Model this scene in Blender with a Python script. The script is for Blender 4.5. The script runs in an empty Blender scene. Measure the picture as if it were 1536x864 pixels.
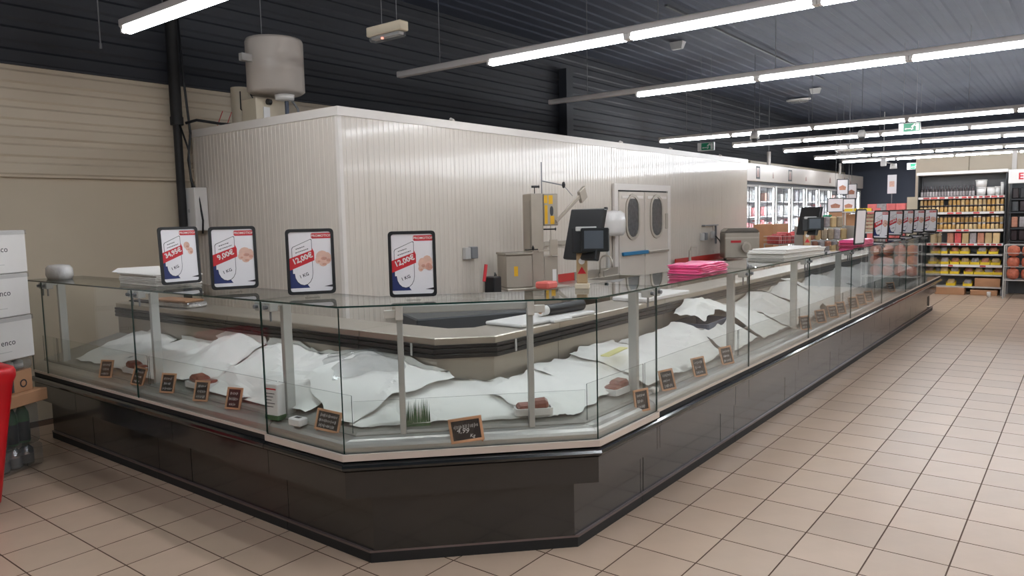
import bpy, bmesh, math, random
from mathutils import Vector, Matrix
random.seed(7)
R = random.Random(11)
PI = math.pi
scn = bpy.context.scene
COL = scn.collection

# ---------------------------------------------------------------- camera
CAM_H = 1.7156
PITCH, ROLL, YAW = 0.0948, -0.0222, 0.6601
FPX = 1116.93
_cy, _sy, _cp, _sp = math.cos(YAW), math.sin(YAW), math.cos(PITCH), math.sin(PITCH)
_fw = Vector((_cy * _cp, _sy * _cp, -_sp)); _rt = Vector((_sy, -_cy, 0)); _up = _rt.cross(_fw)
_cr, _sr = math.cos(ROLL), math.sin(ROLL)
_r2 = _rt * _cr + _up * _sr; _u2 = _up * _cr - _rt * _sr
cam_data = bpy.data.cameras.new('camera')
cam_data.sensor_width = 36.0; cam_data.sensor_fit = 'HORIZONTAL'
cam_data.lens = 36.0 * FPX / 1536.0
cam_data.clip_end = 200
cam = bpy.data.objects.new('camera', cam_data)
COL.objects.link(cam)
_m = Matrix((( _r2.x, _u2.x, -_fw.x, 0), (_r2.y, _u2.y, -_fw.y, 0), (_r2.z, _u2.z, -_fw.z, CAM_H), (0, 0, 0, 1)))
cam.matrix_world = _m
scn.camera = cam

# ---------------------------------------------------------------- world, exposure
world = bpy.data.worlds.new('world'); scn.world = world; world.use_nodes = True
world.node_tree.nodes['Background'].inputs[0].default_value = (0.55, 0.6, 0.7, 1)
world.node_tree.nodes['Background'].inputs[1].default_value = 0.02
scn.view_settings.view_transform = 'Standard'
scn.view_settings.look = 'None'
scn.view_settings.exposure = 0.42
scn.view_settings.gamma = 1.0
scn.view_settings.use_curve_mapping = False
TUBE_STRENGTH = 32.0
scn.cycles.max_bounces = 8
scn.cycles.diffuse_bounces = 4
scn.cycles.glossy_bounces = 4
scn.cycles.transmission_bounces = 4
scn.cycles.transparent_max_bounces = 40
scn.cycles.caustics_reflective = False
scn.cycles.caustics_refractive = False
scn.cycles.sample_clamp_indirect = 4.0
scn.cycles.use_denoising = True

# ---------------------------------------------------------------- materials
def lin(c):
    out = []
    for v in c:
        v = v / 255.0
        out.append(v / 12.92 if v <= 0.04045 else ((v + 0.055) / 1.055) ** 2.4)
    return out

def mat(name, rgb, rough=0.5, metal=0.0, var=0.06, scale=8.0, bump=0.0, bscale=40.0, rand=0.0,
        stretch=None, coat=0.0, spec=0.5, alpha=1.0, emit=0.0, sub=0.0):
    m = bpy.data.materials.new(name); m.use_nodes = True
    nt = m.node_tree; b = nt.nodes['Principled BSDF']
    c = lin(rgb)
    b.inputs['Roughness'].default_value = rough
    b.inputs['Metallic'].default_value = metal
    b.inputs['Specular IOR Level'].default_value = spec
    if coat: b.inputs['Coat Weight'].default_value = coat; b.inputs['Coat Roughness'].default_value = 0.08
    if sub: b.inputs['Subsurface Weight'].default_value = sub; b.inputs['Subsurface Radius'].default_value = (.02, .02, .02)
    tc = nt.nodes.new('ShaderNodeTexCoord'); mp = nt.nodes.new('ShaderNodeMapping')
    if stretch: mp.inputs['Scale'].default_value = stretch
    nt.links.new(tc.outputs['Object'], mp.inputs[0])
    nz = nt.nodes.new('ShaderNodeTexNoise'); nz.inputs['Scale'].default_value = scale; nz.inputs['Detail'].default_value = 4
    nt.links.new(mp.outputs[0], nz.inputs['Vector'])
    mx = nt.nodes.new('ShaderNodeMix'); mx.data_type = 'RGBA'
    lo = [max(0, v * (1 - var * 2)) for v in c]; hi = [min(1, v * (1 + var * 2)) for v in c]
    mx.inputs[6].default_value = (*lo, 1); mx.inputs[7].default_value = (*hi, 1)
    nt.links.new(nz.outputs[0], mx.inputs[0])
    outc = mx.outputs[2]
    if rand:
        oi = nt.nodes.new('ShaderNodeObjectInfo')
        mr = nt.nodes.new('ShaderNodeMapRange'); mr.inputs[3].default_value = 1 - rand; mr.inputs[4].default_value = 1 + rand * .4
        nt.links.new(oi.outputs['Random'], mr.inputs[0])
        hs = nt.nodes.new('ShaderNodeHueSaturation'); nt.links.new(outc, hs.inputs['Color']); nt.links.new(mr.outputs[0], hs.inputs['Value'])
        outc = hs.outputs[0]
    nt.links.new(outc, b.inputs['Base Color'])
    if bump:
        n2 = nt.nodes.new('ShaderNodeTexNoise'); n2.inputs['Scale'].default_value = bscale; n2.inputs['Detail'].default_value = 5
        nt.links.new(mp.outputs[0], n2.inputs['Vector'])
        bp = nt.nodes.new('ShaderNodeBump'); bp.inputs['Strength'].default_value = bump; bp.inputs['Distance'].default_value = 0.01
        nt.links.new(n2.outputs[0], bp.inputs['Height']); nt.links.new(bp.outputs[0], b.inputs['Normal'])
    if emit:
        b.inputs['Emission Color'].default_value = (*c, 1); b.inputs['Emission Strength'].default_value = emit
    return m

def glass_mat(name, tint, f0=0.04, boost=0.96, rough=0.0, haze=0.0, hazecol=(200, 205, 205)):
    m = bpy.data.materials.new(name); m.use_nodes = True
    nt = m.node_tree
    for n in list(nt.nodes): nt.nodes.remove(n)
    N = nt.nodes.new; L = nt.links.new
    out = N('ShaderNodeOutputMaterial'); tr = N('ShaderNodeBsdfTransparent'); gl = N('ShaderNodeBsdfGlossy')
    tr.inputs[0].default_value = (*tint, 1); gl.inputs['Roughness'].default_value = rough
    ge = N('ShaderNodeNewGeometry'); dt = N('ShaderNodeVectorMath'); dt.operation = 'DOT_PRODUCT'
    L(ge.outputs['Normal'], dt.inputs[0]); L(ge.outputs['Incoming'], dt.inputs[1])
    ab = N('ShaderNodeMath'); ab.operation = 'ABSOLUTE'; L(dt.outputs['Value'], ab.inputs[0])
    om = N('ShaderNodeMath'); om.operation = 'SUBTRACT'; om.inputs[0].default_value = 1; L(ab.outputs[0], om.inputs[1])
    pw = N('ShaderNodeMath'); pw.operation = 'POWER'; pw.inputs[1].default_value = 5; L(om.outputs[0], pw.inputs[0])
    ma = N('ShaderNodeMath'); ma.operation = 'MULTIPLY_ADD'; ma.inputs[1].default_value = boost; ma.inputs[2].default_value = f0
    L(pw.outputs[0], ma.inputs[0])
    mx = N('ShaderNodeMixShader'); L(ma.outputs[0], mx.inputs[0]); L(gl.outputs[0], mx.inputs[2])
    src = tr.outputs[0]
    if haze:
        df = N('ShaderNodeBsdfDiffuse'); df.inputs[0].default_value = (*lin(hazecol), 1)
        nz = N('ShaderNodeTexNoise'); nz.inputs['Scale'].default_value = 9
        mr = N('ShaderNodeMapRange'); mr.inputs[3].default_value = haze * .5; mr.inputs[4].default_value = haze * 1.5; L(nz.outputs[0], mr.inputs[0])
        m2 = N('ShaderNodeMixShader'); L(mr.outputs[0], m2.inputs[0]); L(tr.outputs[0], m2.inputs[1]); L(df.outputs[0], m2.inputs[2]); src = m2.outputs[0]
    L(src, mx.inputs[1]); L(mx.outputs[0], out.inputs[0])
    return m

def lamp_mat(name, rgb, strength):
    m = bpy.data.materials.new(name); m.use_nodes = True
    b = m.node_tree.nodes['Principled BSDF']
    b.inputs['Base Color'].default_value = (.9, .9, .9, 1)
    b.inputs['Emission Color'].default_value = (*lin(rgb), 1); b.inputs['Emission Strength'].default_value = strength
    return m

M = {}
M['tile'] = mat('floor tile', (190, 165, 143), .32, var=.05, scale=5, rand=.10, bump=.04, bscale=25, spec=.5)
M['grout'] = mat('grout', (92, 70, 56), .9, var=.15)
M['cream'] = mat('cream wall paint', (203, 188, 165), .6, var=.03, scale=2.5, bump=.03, bscale=14)
M['cream_clad'] = mat('cream cladding', (199, 184, 162), .5, var=.03, scale=2)
M['dark_clad'] = mat('dark cladding', (44, 46, 52), .6, var=.1, scale=1.5)
M['ceiling'] = mat('dark ceiling', (64, 70, 84), .7, var=.12, scale=1.2)
M['black'] = mat('black plastic', (18, 18, 20), .4, var=.1)
M['black_matt'] = mat('black matt', (28, 27, 27), .7, var=.12)
M['panel_white'] = mat('insulated panel', (212, 202, 190), .19, var=.02, scale=3, coat=.5)
M['trim_white'] = mat('white trim', (222, 214, 206), .3, var=.02)
M['base_dark'] = mat('counter base panel', (36, 35, 34), .2, var=.08, scale=2, coat=.45)
M['bumper'] = mat('bumper rail', (26, 29, 31), .14, var=.1, coat=.5)
M['alu'] = mat('brushed aluminium', (186, 184, 178), .34, .75, var=.04, scale=3, stretch=(1, 1, 30))
M['post'] = mat('anodised post', (192, 192, 188), .42, .55, var=.03)
M['steel'] = mat('stainless steel', (190, 182, 170), .3, .7, var=.05, scale=3)
M['steel_dull'] = mat('dull stainless', (172, 163, 150), .42, .55, var=.06, scale=4)
M['deck'] = mat('deck metal', (150, 147, 140), .45, .4, var=.08)
M['grey'] = mat('grey plastic', (120, 120, 122), .45, var=.06)
M['light_grey'] = mat('light grey', (190, 188, 184), .4, var=.04)
M['dark_grey'] = mat('dark grey', (62, 64, 66), .5, var=.1)
M['edge'] = mat('green glass edge', (22, 52, 46), .15, var=.1)
M['trim_beige'] = mat('pale sill trim', (205, 190, 178), .4, var=.03)
M['strip'] = mat('plinth strip', (118, 104, 102), .3, .5, var=.04)
M['paper'] = mat('white paper', (226, 221, 214), .85, var=.025, scale=3, bump=.12, bscale=9)
M['paper2'] = mat('butcher paper', (236, 233, 227), .8, var=.03, scale=4, bump=.2, bscale=12)
M['white'] = mat('white plastic', (228, 224, 220), .4, var=.02)
M['bagwhite'] = mat('translucent bag', (222, 218, 214), .25, var=.05, bump=.5, bscale=18)
M['wood'] = mat('pale wood frame', (196, 148, 112), .6, var=.12, scale=6, stretch=(1, 6, 1))
M['slate'] = mat('chalkboard', (52, 44, 40), .8, var=.15, scale=30)
M['chalk'] = mat('chalk', (215, 212, 208), .9, var=.05)
M['red'] = mat('red print', (196, 34, 44), .45, var=.04)
M['tan'] = mat('tan column', (178, 150, 112), .6, var=.06)
M['navy'] = mat('navy print', (30, 44, 98), .5, var=.04)
M['ink'] = mat('dark ink', (40, 36, 44), .6, var=.05)
M['poster'] = mat('poster paper', (238, 234, 236), .35, var=.015)
M['meat'] = mat('raw meat', (128, 62, 46), .35, var=.25, scale=18, bump=.3)
M['chicken'] = mat('chicken print', (222, 182, 164), .6, var=.12, scale=30)
M['meat_print'] = mat('darker chicken print', (204, 150, 132), .6, var=.2, scale=60)
M['pinkbag'] = mat('pink plastic bags', (238, 88, 140), .3, var=.1, scale=12, bump=.3, bscale=20)
M['cardboard'] = mat('cardboard', (176, 132, 98), .8, var=.08, scale=6)
M['amber'] = mat('honey', (208, 164, 98), .35, var=.12, scale=10, rand=.35)
M['amber2'] = mat('light honey', (220, 190, 140), .35, var=.12, scale=10, rand=.3)
M['lid'] = mat('jar lid', (70, 60, 66), .35, var=.1)
M['bottle'] = mat('dark bottle', (52, 42, 44), .2, var=.1)
M['yellow'] = mat('yellow tray', (228, 196, 40), .5, var=.05)
M['packet'] = mat('packet', (190, 130, 104), .4, var=.25, scale=25, rand=.3)
M['packet2'] = mat('red packet', (206, 84, 84), .4, var=.3, scale=25, rand=.35)
M['packet3'] = mat('grey packet', (176, 168, 168), .4, var=.3, scale=22, rand=.4)
M['rednet'] = mat('red net sacks', (184, 102, 78), .7, var=.25, scale=30, bump=.5)
M['pinkbox'] = mat('pink carton', (240, 120, 118), .5, var=.15, scale=14, rand=.25)
M['redbasket'] = mat('red basket plastic', (198, 26, 34), .35, var=.05)
M['green'] = mat('green plastic', (52, 92, 52), .6, var=.2, scale=40)
M['exitgreen'] = mat('exit sign green', (30, 128, 92), .4, var=.03)
M['blue'] = mat('blue bar', (18, 112, 158), .4, var=.04)
M['teal'] = mat('dark blue tub', (34, 56, 84), .4, var=.1)
M['redboard'] = mat('red board', (186, 44, 36), .5, var=.06)
M['foil'] = mat('foil', (205, 205, 208), .22, .9, var=.06, bump=.9, bscale=30)
M['clear'] = glass_mat('clear glass', (.982, .992, .987), .03, .9)
M['topglass'] = glass_mat('canopy glass', (.95, .975, .965), .075, .925, .008)
M['film'] = glass_mat('clear film', (.93, .93, .93), .10, .8, .12, haze=.10)
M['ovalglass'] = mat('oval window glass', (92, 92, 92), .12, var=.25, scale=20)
M['fridgeglass'] = glass_mat('cabinet door glass', (.94, .96, .97), .05, .9, 0, haze=.14, hazecol=(225, 225, 228))
M['tube'] = lamp_mat('fluorescent tube', (244, 249, 255), TUBE_STRENGTH)
M['fridgelamp'] = lamp_mat('cabinet strip lamp', (240, 246, 255), 45.0)
M['pilot'] = lamp_mat('pilot lamp', (255, 150, 120), 1.2)
M['rail'] = mat('light batten', (196, 190, 186), .45, var=.03)
M['navyshade'] = mat('navy rail', (40, 52, 74), .3, var=.1)
M['screen'] = mat('grey screen', (96, 100, 108), .15, var=.08)
M['beige'] = mat('beige plastic', (206, 192, 168), .5, var=.04)
M['heater'] = mat('white enamel', (196, 186, 176), .35, var=.02)
M['egg'] = mat('egg tray pulp', (188, 170, 146), .9, var=.15, scale=20)
M['skin'] = mat('frozen packs', (226, 206, 200), .4, var=.3, scale=14, rand=.25)

# ---------------------------------------------------------------- mesh helpers
class MB:
    def __init__(s, mats, tf=None):
        s.v = []; s.f = []; s.mi = []; s.sm = []
        s.mats = [M[k] if isinstance(k, str) else k for k in (mats if isinstance(mats, (list, tuple)) else [mats])]
        s.tf = tf
    def add(s, vs, fs, mi=0, smooth=False, tf=None):
        o = len(s.v); t = tf if tf is not None else s.tf
        for p in vs:
            p = Vector(p)
            s.v.append(t @ p if t is not None else p)
        for i, f in enumerate(fs):
            s.f.append([a + o for a in f]); s.mi.append(mi[i] if isinstance(mi, list) else mi); s.sm.append(smooth)
        return s
    def box(s, x0, x1, y0, y1, z0, z1, mi=0, tf=None):
        return s.add([(x0, y0, z0), (x1, y0, z0), (x1, y1, z0), (x0, y1, z0), (x0, y0, z1), (x1, y0, z1), (x1, y1, z1), (x0, y1, z1)],
                     [(3, 2, 1, 0), (4, 5, 6, 7), (0, 1, 5, 4), (1, 2, 6, 5), (2, 3, 7, 6), (3, 0, 4, 7)], mi, False, tf)
    def cbox(s, x0, x1, y0, y1, z0, z1, c=.004, mi=0, tf=None):
        # chamfered box
        cx, cy, cz = (x0 + x1) / 2, (y0 + y1) / 2, (z0 + z1) / 2
        hx, hy, hz = (x1 - x0) / 2, (y1 - y0) / 2, (z1 - z0) / 2
        c = min(c, hx * .9, hy * .9, hz * .9)
        vs = []; idx = {}
        for sx in (-1, 1):
            for sy in (-1, 1):
                for sz in (-1, 1):
                    for a in range(3):
                        p = [sx * hx, sy * hy, sz * hz]
                        for b in range(3):
                            if b != a: p[b] -= (sx, sy, sz)[b] * c
                        idx[(sx, sy, sz, a)] = len(vs); vs.append((cx + p[0], cy + p[1], cz + p[2]))
        fs = []
        def face(keys, n):
            ids = [idx[k] for k in keys]
            a, b, d = (Vector(vs[i]) for i in ids[:3])
            if (b - a).cross(d - a).dot(Vector(n)) < 0: ids = ids[::-1]
            fs.append(ids)
        for a in range(3):
            b, d = [(1, 2), (0, 2), (0, 1)][a]
            for sg in (-1, 1):
                ks = []
                for sb, sd in ((-1, -1), (1, -1), (1, 1), (-1, 1)):
                    t = [0, 0, 0]; t[a] = sg; t[b] = sb; t[d] = sd; ks.append((*t, a))
                n = [0, 0, 0]; n[a] = sg; face(ks, n)
            for sb in (-1, 1):
                for sd in (-1, 1):
                    ks = []
                    for sg, ax in ((-1, b), (1, b), (1, d), (-1, d)):
                        t = [0, 0, 0]; t[a] = sg; t[b] = sb; t[d] = sd; ks.append((*t, ax))
                    n = [0, 0, 0]; n[b] = sb; n[d] = sd; face(ks, n)
        for sx in (-1, 1):
            for sy in (-1, 1):
                for sz in (-1, 1):
                    face([(sx, sy, sz, 0), (sx, sy, sz, 1), (sx, sy, sz, 2)], (sx, sy, sz))
        return s.add(vs, fs, mi, False, tf)
    def cyl(s, p0, p1, r, n=12, mi=0, r2=None, caps=True, tf=None, smooth=True):
        p0, p1 = Vector(p0), Vector(p1); r2 = r if r2 is None else r2
        d = (p1 - p0).normalized(); a = d.orthogonal().normalized(); b = d.cross(a)
        vs = []
        for i in range(n):
            t = 2 * PI * i / n; o = a * math.cos(t) + b * math.sin(t)
            vs.append(p0 + o * r)
        for i in range(n):
            t = 2 * PI * i / n; o = a * math.cos(t) + b * math.sin(t)
            vs.append(p1 + o * r2)
        fs = [(i, (i + 1) % n, n + (i + 1) % n, n + i) for i in range(n)]
        s.add(vs, fs, mi, smooth, tf)
        if caps:
            s.add(vs[:n], [tuple(range(n))[::-1]], mi, False, tf); s.add(vs[n:], [tuple(range(n))], mi, False, tf)
        return s
    def tube(s, pts, r, n=8, mi=0, tf=None):
        pts = [Vector(p) for p in pts]; vs = []; prev = None
        for i, p in enumerate(pts):
            d = (pts[min(i + 1, len(pts) - 1)] - pts[max(i - 1, 0)]).normalized()
            a = d.orthogonal().normalized() if prev is None else (prev - d * prev.dot(d)).normalized()
            prev = a; b = d.cross(a)
            for k in range(n):
                t = 2 * PI * k / n; vs.append(p + (a * math.cos(t) + b * math.sin(t)) * r)
        fs = []
        for i in range(len(pts) - 1):
            for k in range(n):
                fs.append((i * n + k, i * n + (k + 1) % n, (i + 1) * n + (k + 1) % n, (i + 1) * n + k))
        fs.append(tuple(range(n))[::-1]); fs.append(tuple(range((len(pts) - 1) * n, len(pts) * n)))
        return s.add(vs, fs, mi, True, tf)
    def lathe(s, prof, n=16, c=(0, 0, 0), mi=0, tf=None, smooth=True):
        vs = []
        for r, z in prof:
            for k in range(n):
                t = 2 * PI * k / n; vs.append((c[0] + r * math.cos(t), c[1] + r * math.sin(t), c[2] + z))
        fs = []; mm = []
        for i in range(len(prof) - 1):
            for k in range(n):
                fs.append((i * n + k, i * n + (k + 1) % n, (i + 1) * n + (k + 1) % n, (i + 1) * n + k))
                mm.append(mi[i] if isinstance(mi, list) else mi)
        fs.append(tuple(range(n))[::-1]); mm.append(mm[0]); fs.append(tuple(range((len(prof) - 1) * n, len(prof) * n))); mm.append(mm[-2])
        return s.add(vs, fs, mm, smooth, tf)
    def prism(s, poly, h0, h1, axis='z', mi=0, tf=None):
        n = len(poly)
        def P(a, b, h): return {'z': (a, b, h), 'y': (a, h, b), 'x': (h, a, b)}[axis]
        vs = [P(a, b, h0) for a, b in poly] + [P(a, b, h1) for a, b in poly]
        fs = [tuple(range(n))[::-1], tuple(range(n, 2 * n))] + [(i, (i + 1) % n, n + (i + 1) % n, n + i) for i in range(n)]
        return s.add(vs, fs, mi, False, tf)
    def quad(s, a, b, c, d, mi=0, tf=None):
        return s.add([a, b, c, d], [(0, 1, 2, 3)], mi, False, tf)
    def mesh(s, name):
        me = bpy.data.meshes.new(name)
        me.from_pydata([tuple(p) for p in s.v], [], s.f)
        for m in s.mats: me.materials.append(m)
        me.polygons.foreach_set('material_index', s.mi); me.polygons.foreach_set('use_smooth', s.sm)
        bm = bmesh.new(); bm.from_mesh(me); bmesh.ops.recalc_face_normals(bm, faces=bm.faces); bm.to_mesh(me); bm.free()
        me.update()
        return me
    def build(s, name, parent=None, loc=None, rotz=0):
        if not s.v: return None
        return link(name, s.mesh(name), parent, loc, rotz)

def link(name, data, parent=None, loc=None, rotz=0):
    o = bpy.data.objects.new(name, data); COL.objects.link(o)
    if parent is not None: o.parent = parent
    if loc is not None: o.location = loc
    if rotz: o.rotation_euler = (0, 0, rotz)
    return o

def tag(o, label, cat, group=None, kind=None):
    o['label'] = label; o['category'] = cat
    if group: o['group'] = group
    if kind: o['kind'] = kind
    return o
def thing(name, label, cat, loc=(0, 0, 0), rotz=0, group=None):
    o = bpy.data.objects.new(name, None); COL.objects.link(o); o.location = loc; o.rotation_euler = (0, 0, rotz)
    o.empty_display_size = .1
    return tag(o, label, cat, group)
def struct(o): o['kind'] = 'structure'; return o
def copy_tree(o, loc=None, rotz=None, parent=None, label=None):
    c = o.copy(); COL.objects.link(c)
    if parent is not None: c.parent = parent
    if loc is not None: c.location = loc
    if rotz is not None: c.rotation_euler = (0, 0, rotz)
    if label: c['label'] = label
    for ch in list(o.children): copy_tree(ch, parent=c)
    return c
def text(body, size, parent, loc, rot, m, name='lettering', ext=.0004, align='CENTER', shear=0, spacing=1.0, bold=0):
    cu = bpy.data.curves.new(name, 'FONT'); cu.body = body; cu.size = size; cu.extrude = ext; cu.align_x = align; cu.align_y = 'CENTER'
    cu.resolution_u = 2; cu.shear = shear; cu.space_character = spacing; cu.offset = bold
    cu.materials.append(M[m])
    tmp = bpy.data.objects.new(name, cu); me = bpy.data.meshes.new_from_object(tmp); bpy.data.objects.remove(tmp)
    me.name = name
    if not me.materials: me.materials.append(M[m])
    o = link(name, me, parent, loc); o.rotation_euler = rot
    return o
def T(loc=(0, 0, 0), rz=0, rx=0, ry=0):
    return Matrix.Translation(loc) @ Matrix.Rotation(rz, 4, 'Z') @ Matrix.Rotation(ry, 4, 'Y') @ Matrix.Rotation(rx, 4, 'X')
def rrect(w, h, r, n=4, cx=0, cy=0):
    pts = []
    for qx, qy, a0 in ((1, 1, 0), (-1, 1, PI / 2), (-1, -1, PI), (1, -1, 1.5 * PI)):
        for i in range(n + 1):
            a = a0 + PI / 2 * i / n
            pts.append((cx + qx * (w / 2 - r) + r * math.cos(a), cy + qy * (h / 2 - r) + r * math.sin(a)))
    return pts
def ring(mb, outer, inner, h0, h1, axis, mi=0, tf=None):
    n = len(outer)
    def P(a, b, h): return {'z': (a, b, h), 'y': (a, h, b), 'x': (h, a, b)}[axis]
    vs = [P(*p, h0) for p in outer] + [P(*p, h0) for p in inner] + [P(*p, h1) for p in outer] + [P(*p, h1) for p in inner]
    fs = []
    for i in range(n):
        j = (i + 1) % n
        fs += [(i, j, n + j, n + i), (2 * n + i, 3 * n + i, 3 * n + j, 2 * n + j), (i, 2 * n + i, 2 * n + j, j), (n + i, n + j, 3 * n + j, 3 * n + i)]
    mb.add(vs, fs, mi, False, tf)

# ---------------------------------------------------------------- floor
TILE = 1 / 3; TX0 = .3173; TY0 = .135
XMIN, XMAX, YMIN, YMAX = -4.0, 30.0, -9.0, 7.35
fl = struct(MB('grout').box(XMIN, XMAX, YMIN, YMAX, -.08, -.0035).build('floor'))
def in_view(p):
    q = cam.matrix_world.inverted() @ Vector(p)
    if q.z > -.2: return False
    u = 768 + FPX * q.x / -q.z; v = 432 - FPX * q.y / -q.z
    return -70 < u < 1610 and v < 960
tb = MB(['tile', 'grout'])
g = .002; t2 = TILE / 2 - g; bv = .0015
def tile_geo(mb, cx=0, cy=0):
    o = t2; i = t2 - bv
    vs = [(cx + sx * o, cy + sy * o, -.0035) for sx, sy in ((-1, -1), (1, -1), (1, 1), (-1, 1))] + \
         [(cx + sx * i, cy + sy * i, 0) for sx, sy in ((-1, -1), (1, -1), (1, 1), (-1, 1))]
    mb.add(vs, [(4, 5, 6, 7), (0, 1, 5, 4), (1, 2, 6, 5), (2, 3, 7, 6), (3, 0, 4, 7)], [0, 1, 1, 1, 1])
tile_geo(tb); tile_me = tb.mesh('tile')
cells = []
i0, i1 = math.ceil((XMIN - TX0) / TILE), math.floor((XMAX - TX0) / TILE) - 1
j0, j1 = math.ceil((YMIN - TY0) / TILE), math.floor((YMAX - TY0) / TILE) - 1
for i in range(i0, i1 + 1):
    for j in range(j0, j1 + 1):
        cx, cy = TX0 + (i + .5) * TILE, TY0 + (j + .5) * TILE
        hidden = cx > 2.5 and cy > 2.2 and cx + cy > 5.4
        cells.append(((cx ** 2 + cy ** 2) if in_view((cx, cy, 0)) and not hidden else 1e6 + cx ** 2 + cy ** 2, cx, cy))
cells.sort()
rest = MB(['tile', 'grout'])
for k, (d, cx, cy) in enumerate(cells):
    if k < 298 and d < 1e6: link('tile', tile_me, fl, (cx, cy, 0))
    else: tile_geo(rest, cx, cy)
rest.build('tiles_beyond', fl)['kind'] = 'stuff'

# ---------------------------------------------------------------- walls, ceiling
WY = 7.35
def ribbed(x0, x1, z0, z1, pitch, depth, y, m, name, parent):
    mb = MB(m); n = max(1, round((z1 - z0) / pitch)); p = (z1 - z0) / n
    zs = []
    for k in range(n):
        b = z0 + k * p
        zs += [(b, 0), (b + p * .12, depth), (b + p * .62, depth), (b + p * .74, 0)]
    zs.append((z1, 0))
    vs = [(x0, y - dd, z) for z, dd in zs] + [(x1, y - dd, z) for z, dd in zs]
    L = len(zs)
    mb.add(vs, [(i, L + i, L + i + 1, i + 1) for i in range(L - 1)])
    return mb.build(name, parent)
wl = struct(MB('cream').box(XMIN, XMAX, WY, WY + .2, 0, 4.6).build('wall_left'))
ribbed(XMIN, XMAX, 2.172, 3.115,   .157, .013, WY - .002, 'cream_clad', 'cream_cladding', wl)
ribbed(XMIN, XMAX, 3.115, 4.6, .19, .014, WY - .002, 'dark_clad', 'dark_cladding', wl)
MB('cream').box(XMIN, XMAX, WY - .04, WY - .002, 2.155, 2.175).build('cladding_drip', wl)
MB('dark_clad').box(XMIN, XMAX, WY - .035, WY - .002, 3.108, 3.125).build('cladding_flashing', wl)
struct(MB('ceiling').box(XMAX, XMAX + .2, YMIN, WY + .2, 0, 4.6).build('wall_far'))
struct(MB('cream').box(XMIN - .2, XMAX, YMIN - .2, YMIN, 0, 4.6).build('wall_right'))
struct(MB('dark_clad').box(XMIN - .2, XMIN, YMIN, WY, 0, 4.6).build('wall_back'))
cl = struct(MB('ceiling').box(XMIN - .2, XMAX + .2, YMIN - .2, WY + .2, 4.6, 4.75).build('ceiling'))
mb = MB('ceiling')
y = YMIN
while y < WY - .1:
    mb.prism([(y, 4.6), (y + .03, 4.585), (y + .11, 4.585), (y + .14, 4.6)], XMIN, XMAX, 'x'); y += .25
mb.build('deck_rib', cl)['kind'] = 'stuff'
tr = MB('dark_grey').box(9.5, 17, 4.62, 4.66, 4.5, 4.53).build('cable_tray'); tag(tr, 'thin grey cable tray running under the dark ceiling', 'cable tray')
c = MB('dark_clad').box(10.85, 11.05, 7.15, WY - .04, 2.68, 4.22).build('wall_column')
tag(c, 'black steel column on the dark wall above the cold room', 'column')

# second cold store at the far right, behind the jar shelf
st = MB('cream_clad')
st.box(18.4, 22, -6, 3.05, 0, 2.79)
w2 = struct(st.build('wall_store'))
mbp = MB('trim_white')
for k in range(9): link('store_panel', MB('cream_clad').cbox(18.35, 18.4, 3.05 - (k + 1) * 1.0 + .004, 3.05 - k * 1.0 - .004, 0, 2.79, .006).mesh('store_panel'), w2)
MB('trim_white').box(18.32, 18.42, 1.22, 1.30, 0, 2.83).build('panel_joint_cover', w2)

# ---------------------------------------------------------------- cold room
CX, CY, CEND, CH = 4.12, 5.0, 13.54, 2.67
cold = thing('cold_room', 'white ribbed insulated panel cold room behind the glass counter', 'cold room')
def rib_panel(along, a0, a1, fixed, z0, z1, pitch, name, out=-1):
    # vertical micro ribs; along = 'x' or 'y'
    n = max(2, round((a1 - a0) / pitch)); p = (a1 - a0) / n; pts = [(a0, .004), (a0 + .002, 0)]
    for k in range(n):
        b = a0 + k * p
        pts += [(b + p * .18, 0), (b + p * .25, .003), (b + p * .85, .003), (b + p * .92, 0)]
    pts += [(a1 - .002, 0), (a1, .004)]
    pts = [(a, dd if dd != .004 else -.004) for a, dd in pts]
    vs = []
    for z in (z0, z1):
        for a, dd in pts:
            vs.append((a, fixed + out * dd, z) if along == 'x' else (fixed + out * dd, a, z))
    L = len(pts)
    m = MB('panel_white'); m.add(vs, [(i, i + 1, L + i + 1, L + i) for i in range(L - 1)])
    return m.build(name, cold)
core = MB('panel_white')
core.box(CX + .012, CEND, CY + .012, CY + .11, 0, CH - .01); core.box(CX + .012, CX + .11, CY + .012, WY - .04, 0, CH - .01)
core.box(CEND - .1, CEND, CY + .1, WY - .04, 0, CH - .01)
core.build('panel_core', cold)
MB('trim_white').box(CX + .01, CEND, CY + .01, WY - .04, CH - .012, CH - .002).build('roof_panel', cold)
DX0, DX1, DZ = 8.74, 10.20, 2.03
xs = [CX, 4.43, 5.55, 6.67, 7.79, 8.62]
for a, b in zip(xs, xs[1:]): rib_panel('x', a, b, CY, .0, CH - .07, .061, 'wall_panel')
rib_panel('x', 8.62, 10.32, CY, DZ + .07, CH - .07, .061, 'wall_panel')
xs = [10.32, 11.2, 12.35, CEND]
for a, b in zip(xs, xs[1:]): rib_panel('x', a, b, CY, .0, CH - .07, .061, 'wall_panel')
ys = [CY, 6.1, WY - .05]
for a, b in zip(ys, ys[1:]): rib_panel('y', a, b, CX, .0, CH - .07, .061, 'wall_panel')
b = MB('trim_white'); b.box(CX - .012, CEND, CY - .012, CY + .1, CH - .075, CH); b.build('top_trim', cold)
b = MB('trim_white'); b.box(CX - .012, CX + .1, CY + .1, WY - .04, CH - .075, CH); b.build('top_trim', cold)
b = MB('trim_white'); b.box(CX - .004, CX + .035, CY - .004, CY + .035, 0, CH - .075); b.build('corner_trim', cold)
for x in (5.55, 8.9, 10.4, 12.3): MB('trim_white').cyl((x, CY - .01, CH), (x, CY + .03, CH + .02), .018, 8).build('roof_bolt', cold)

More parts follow.
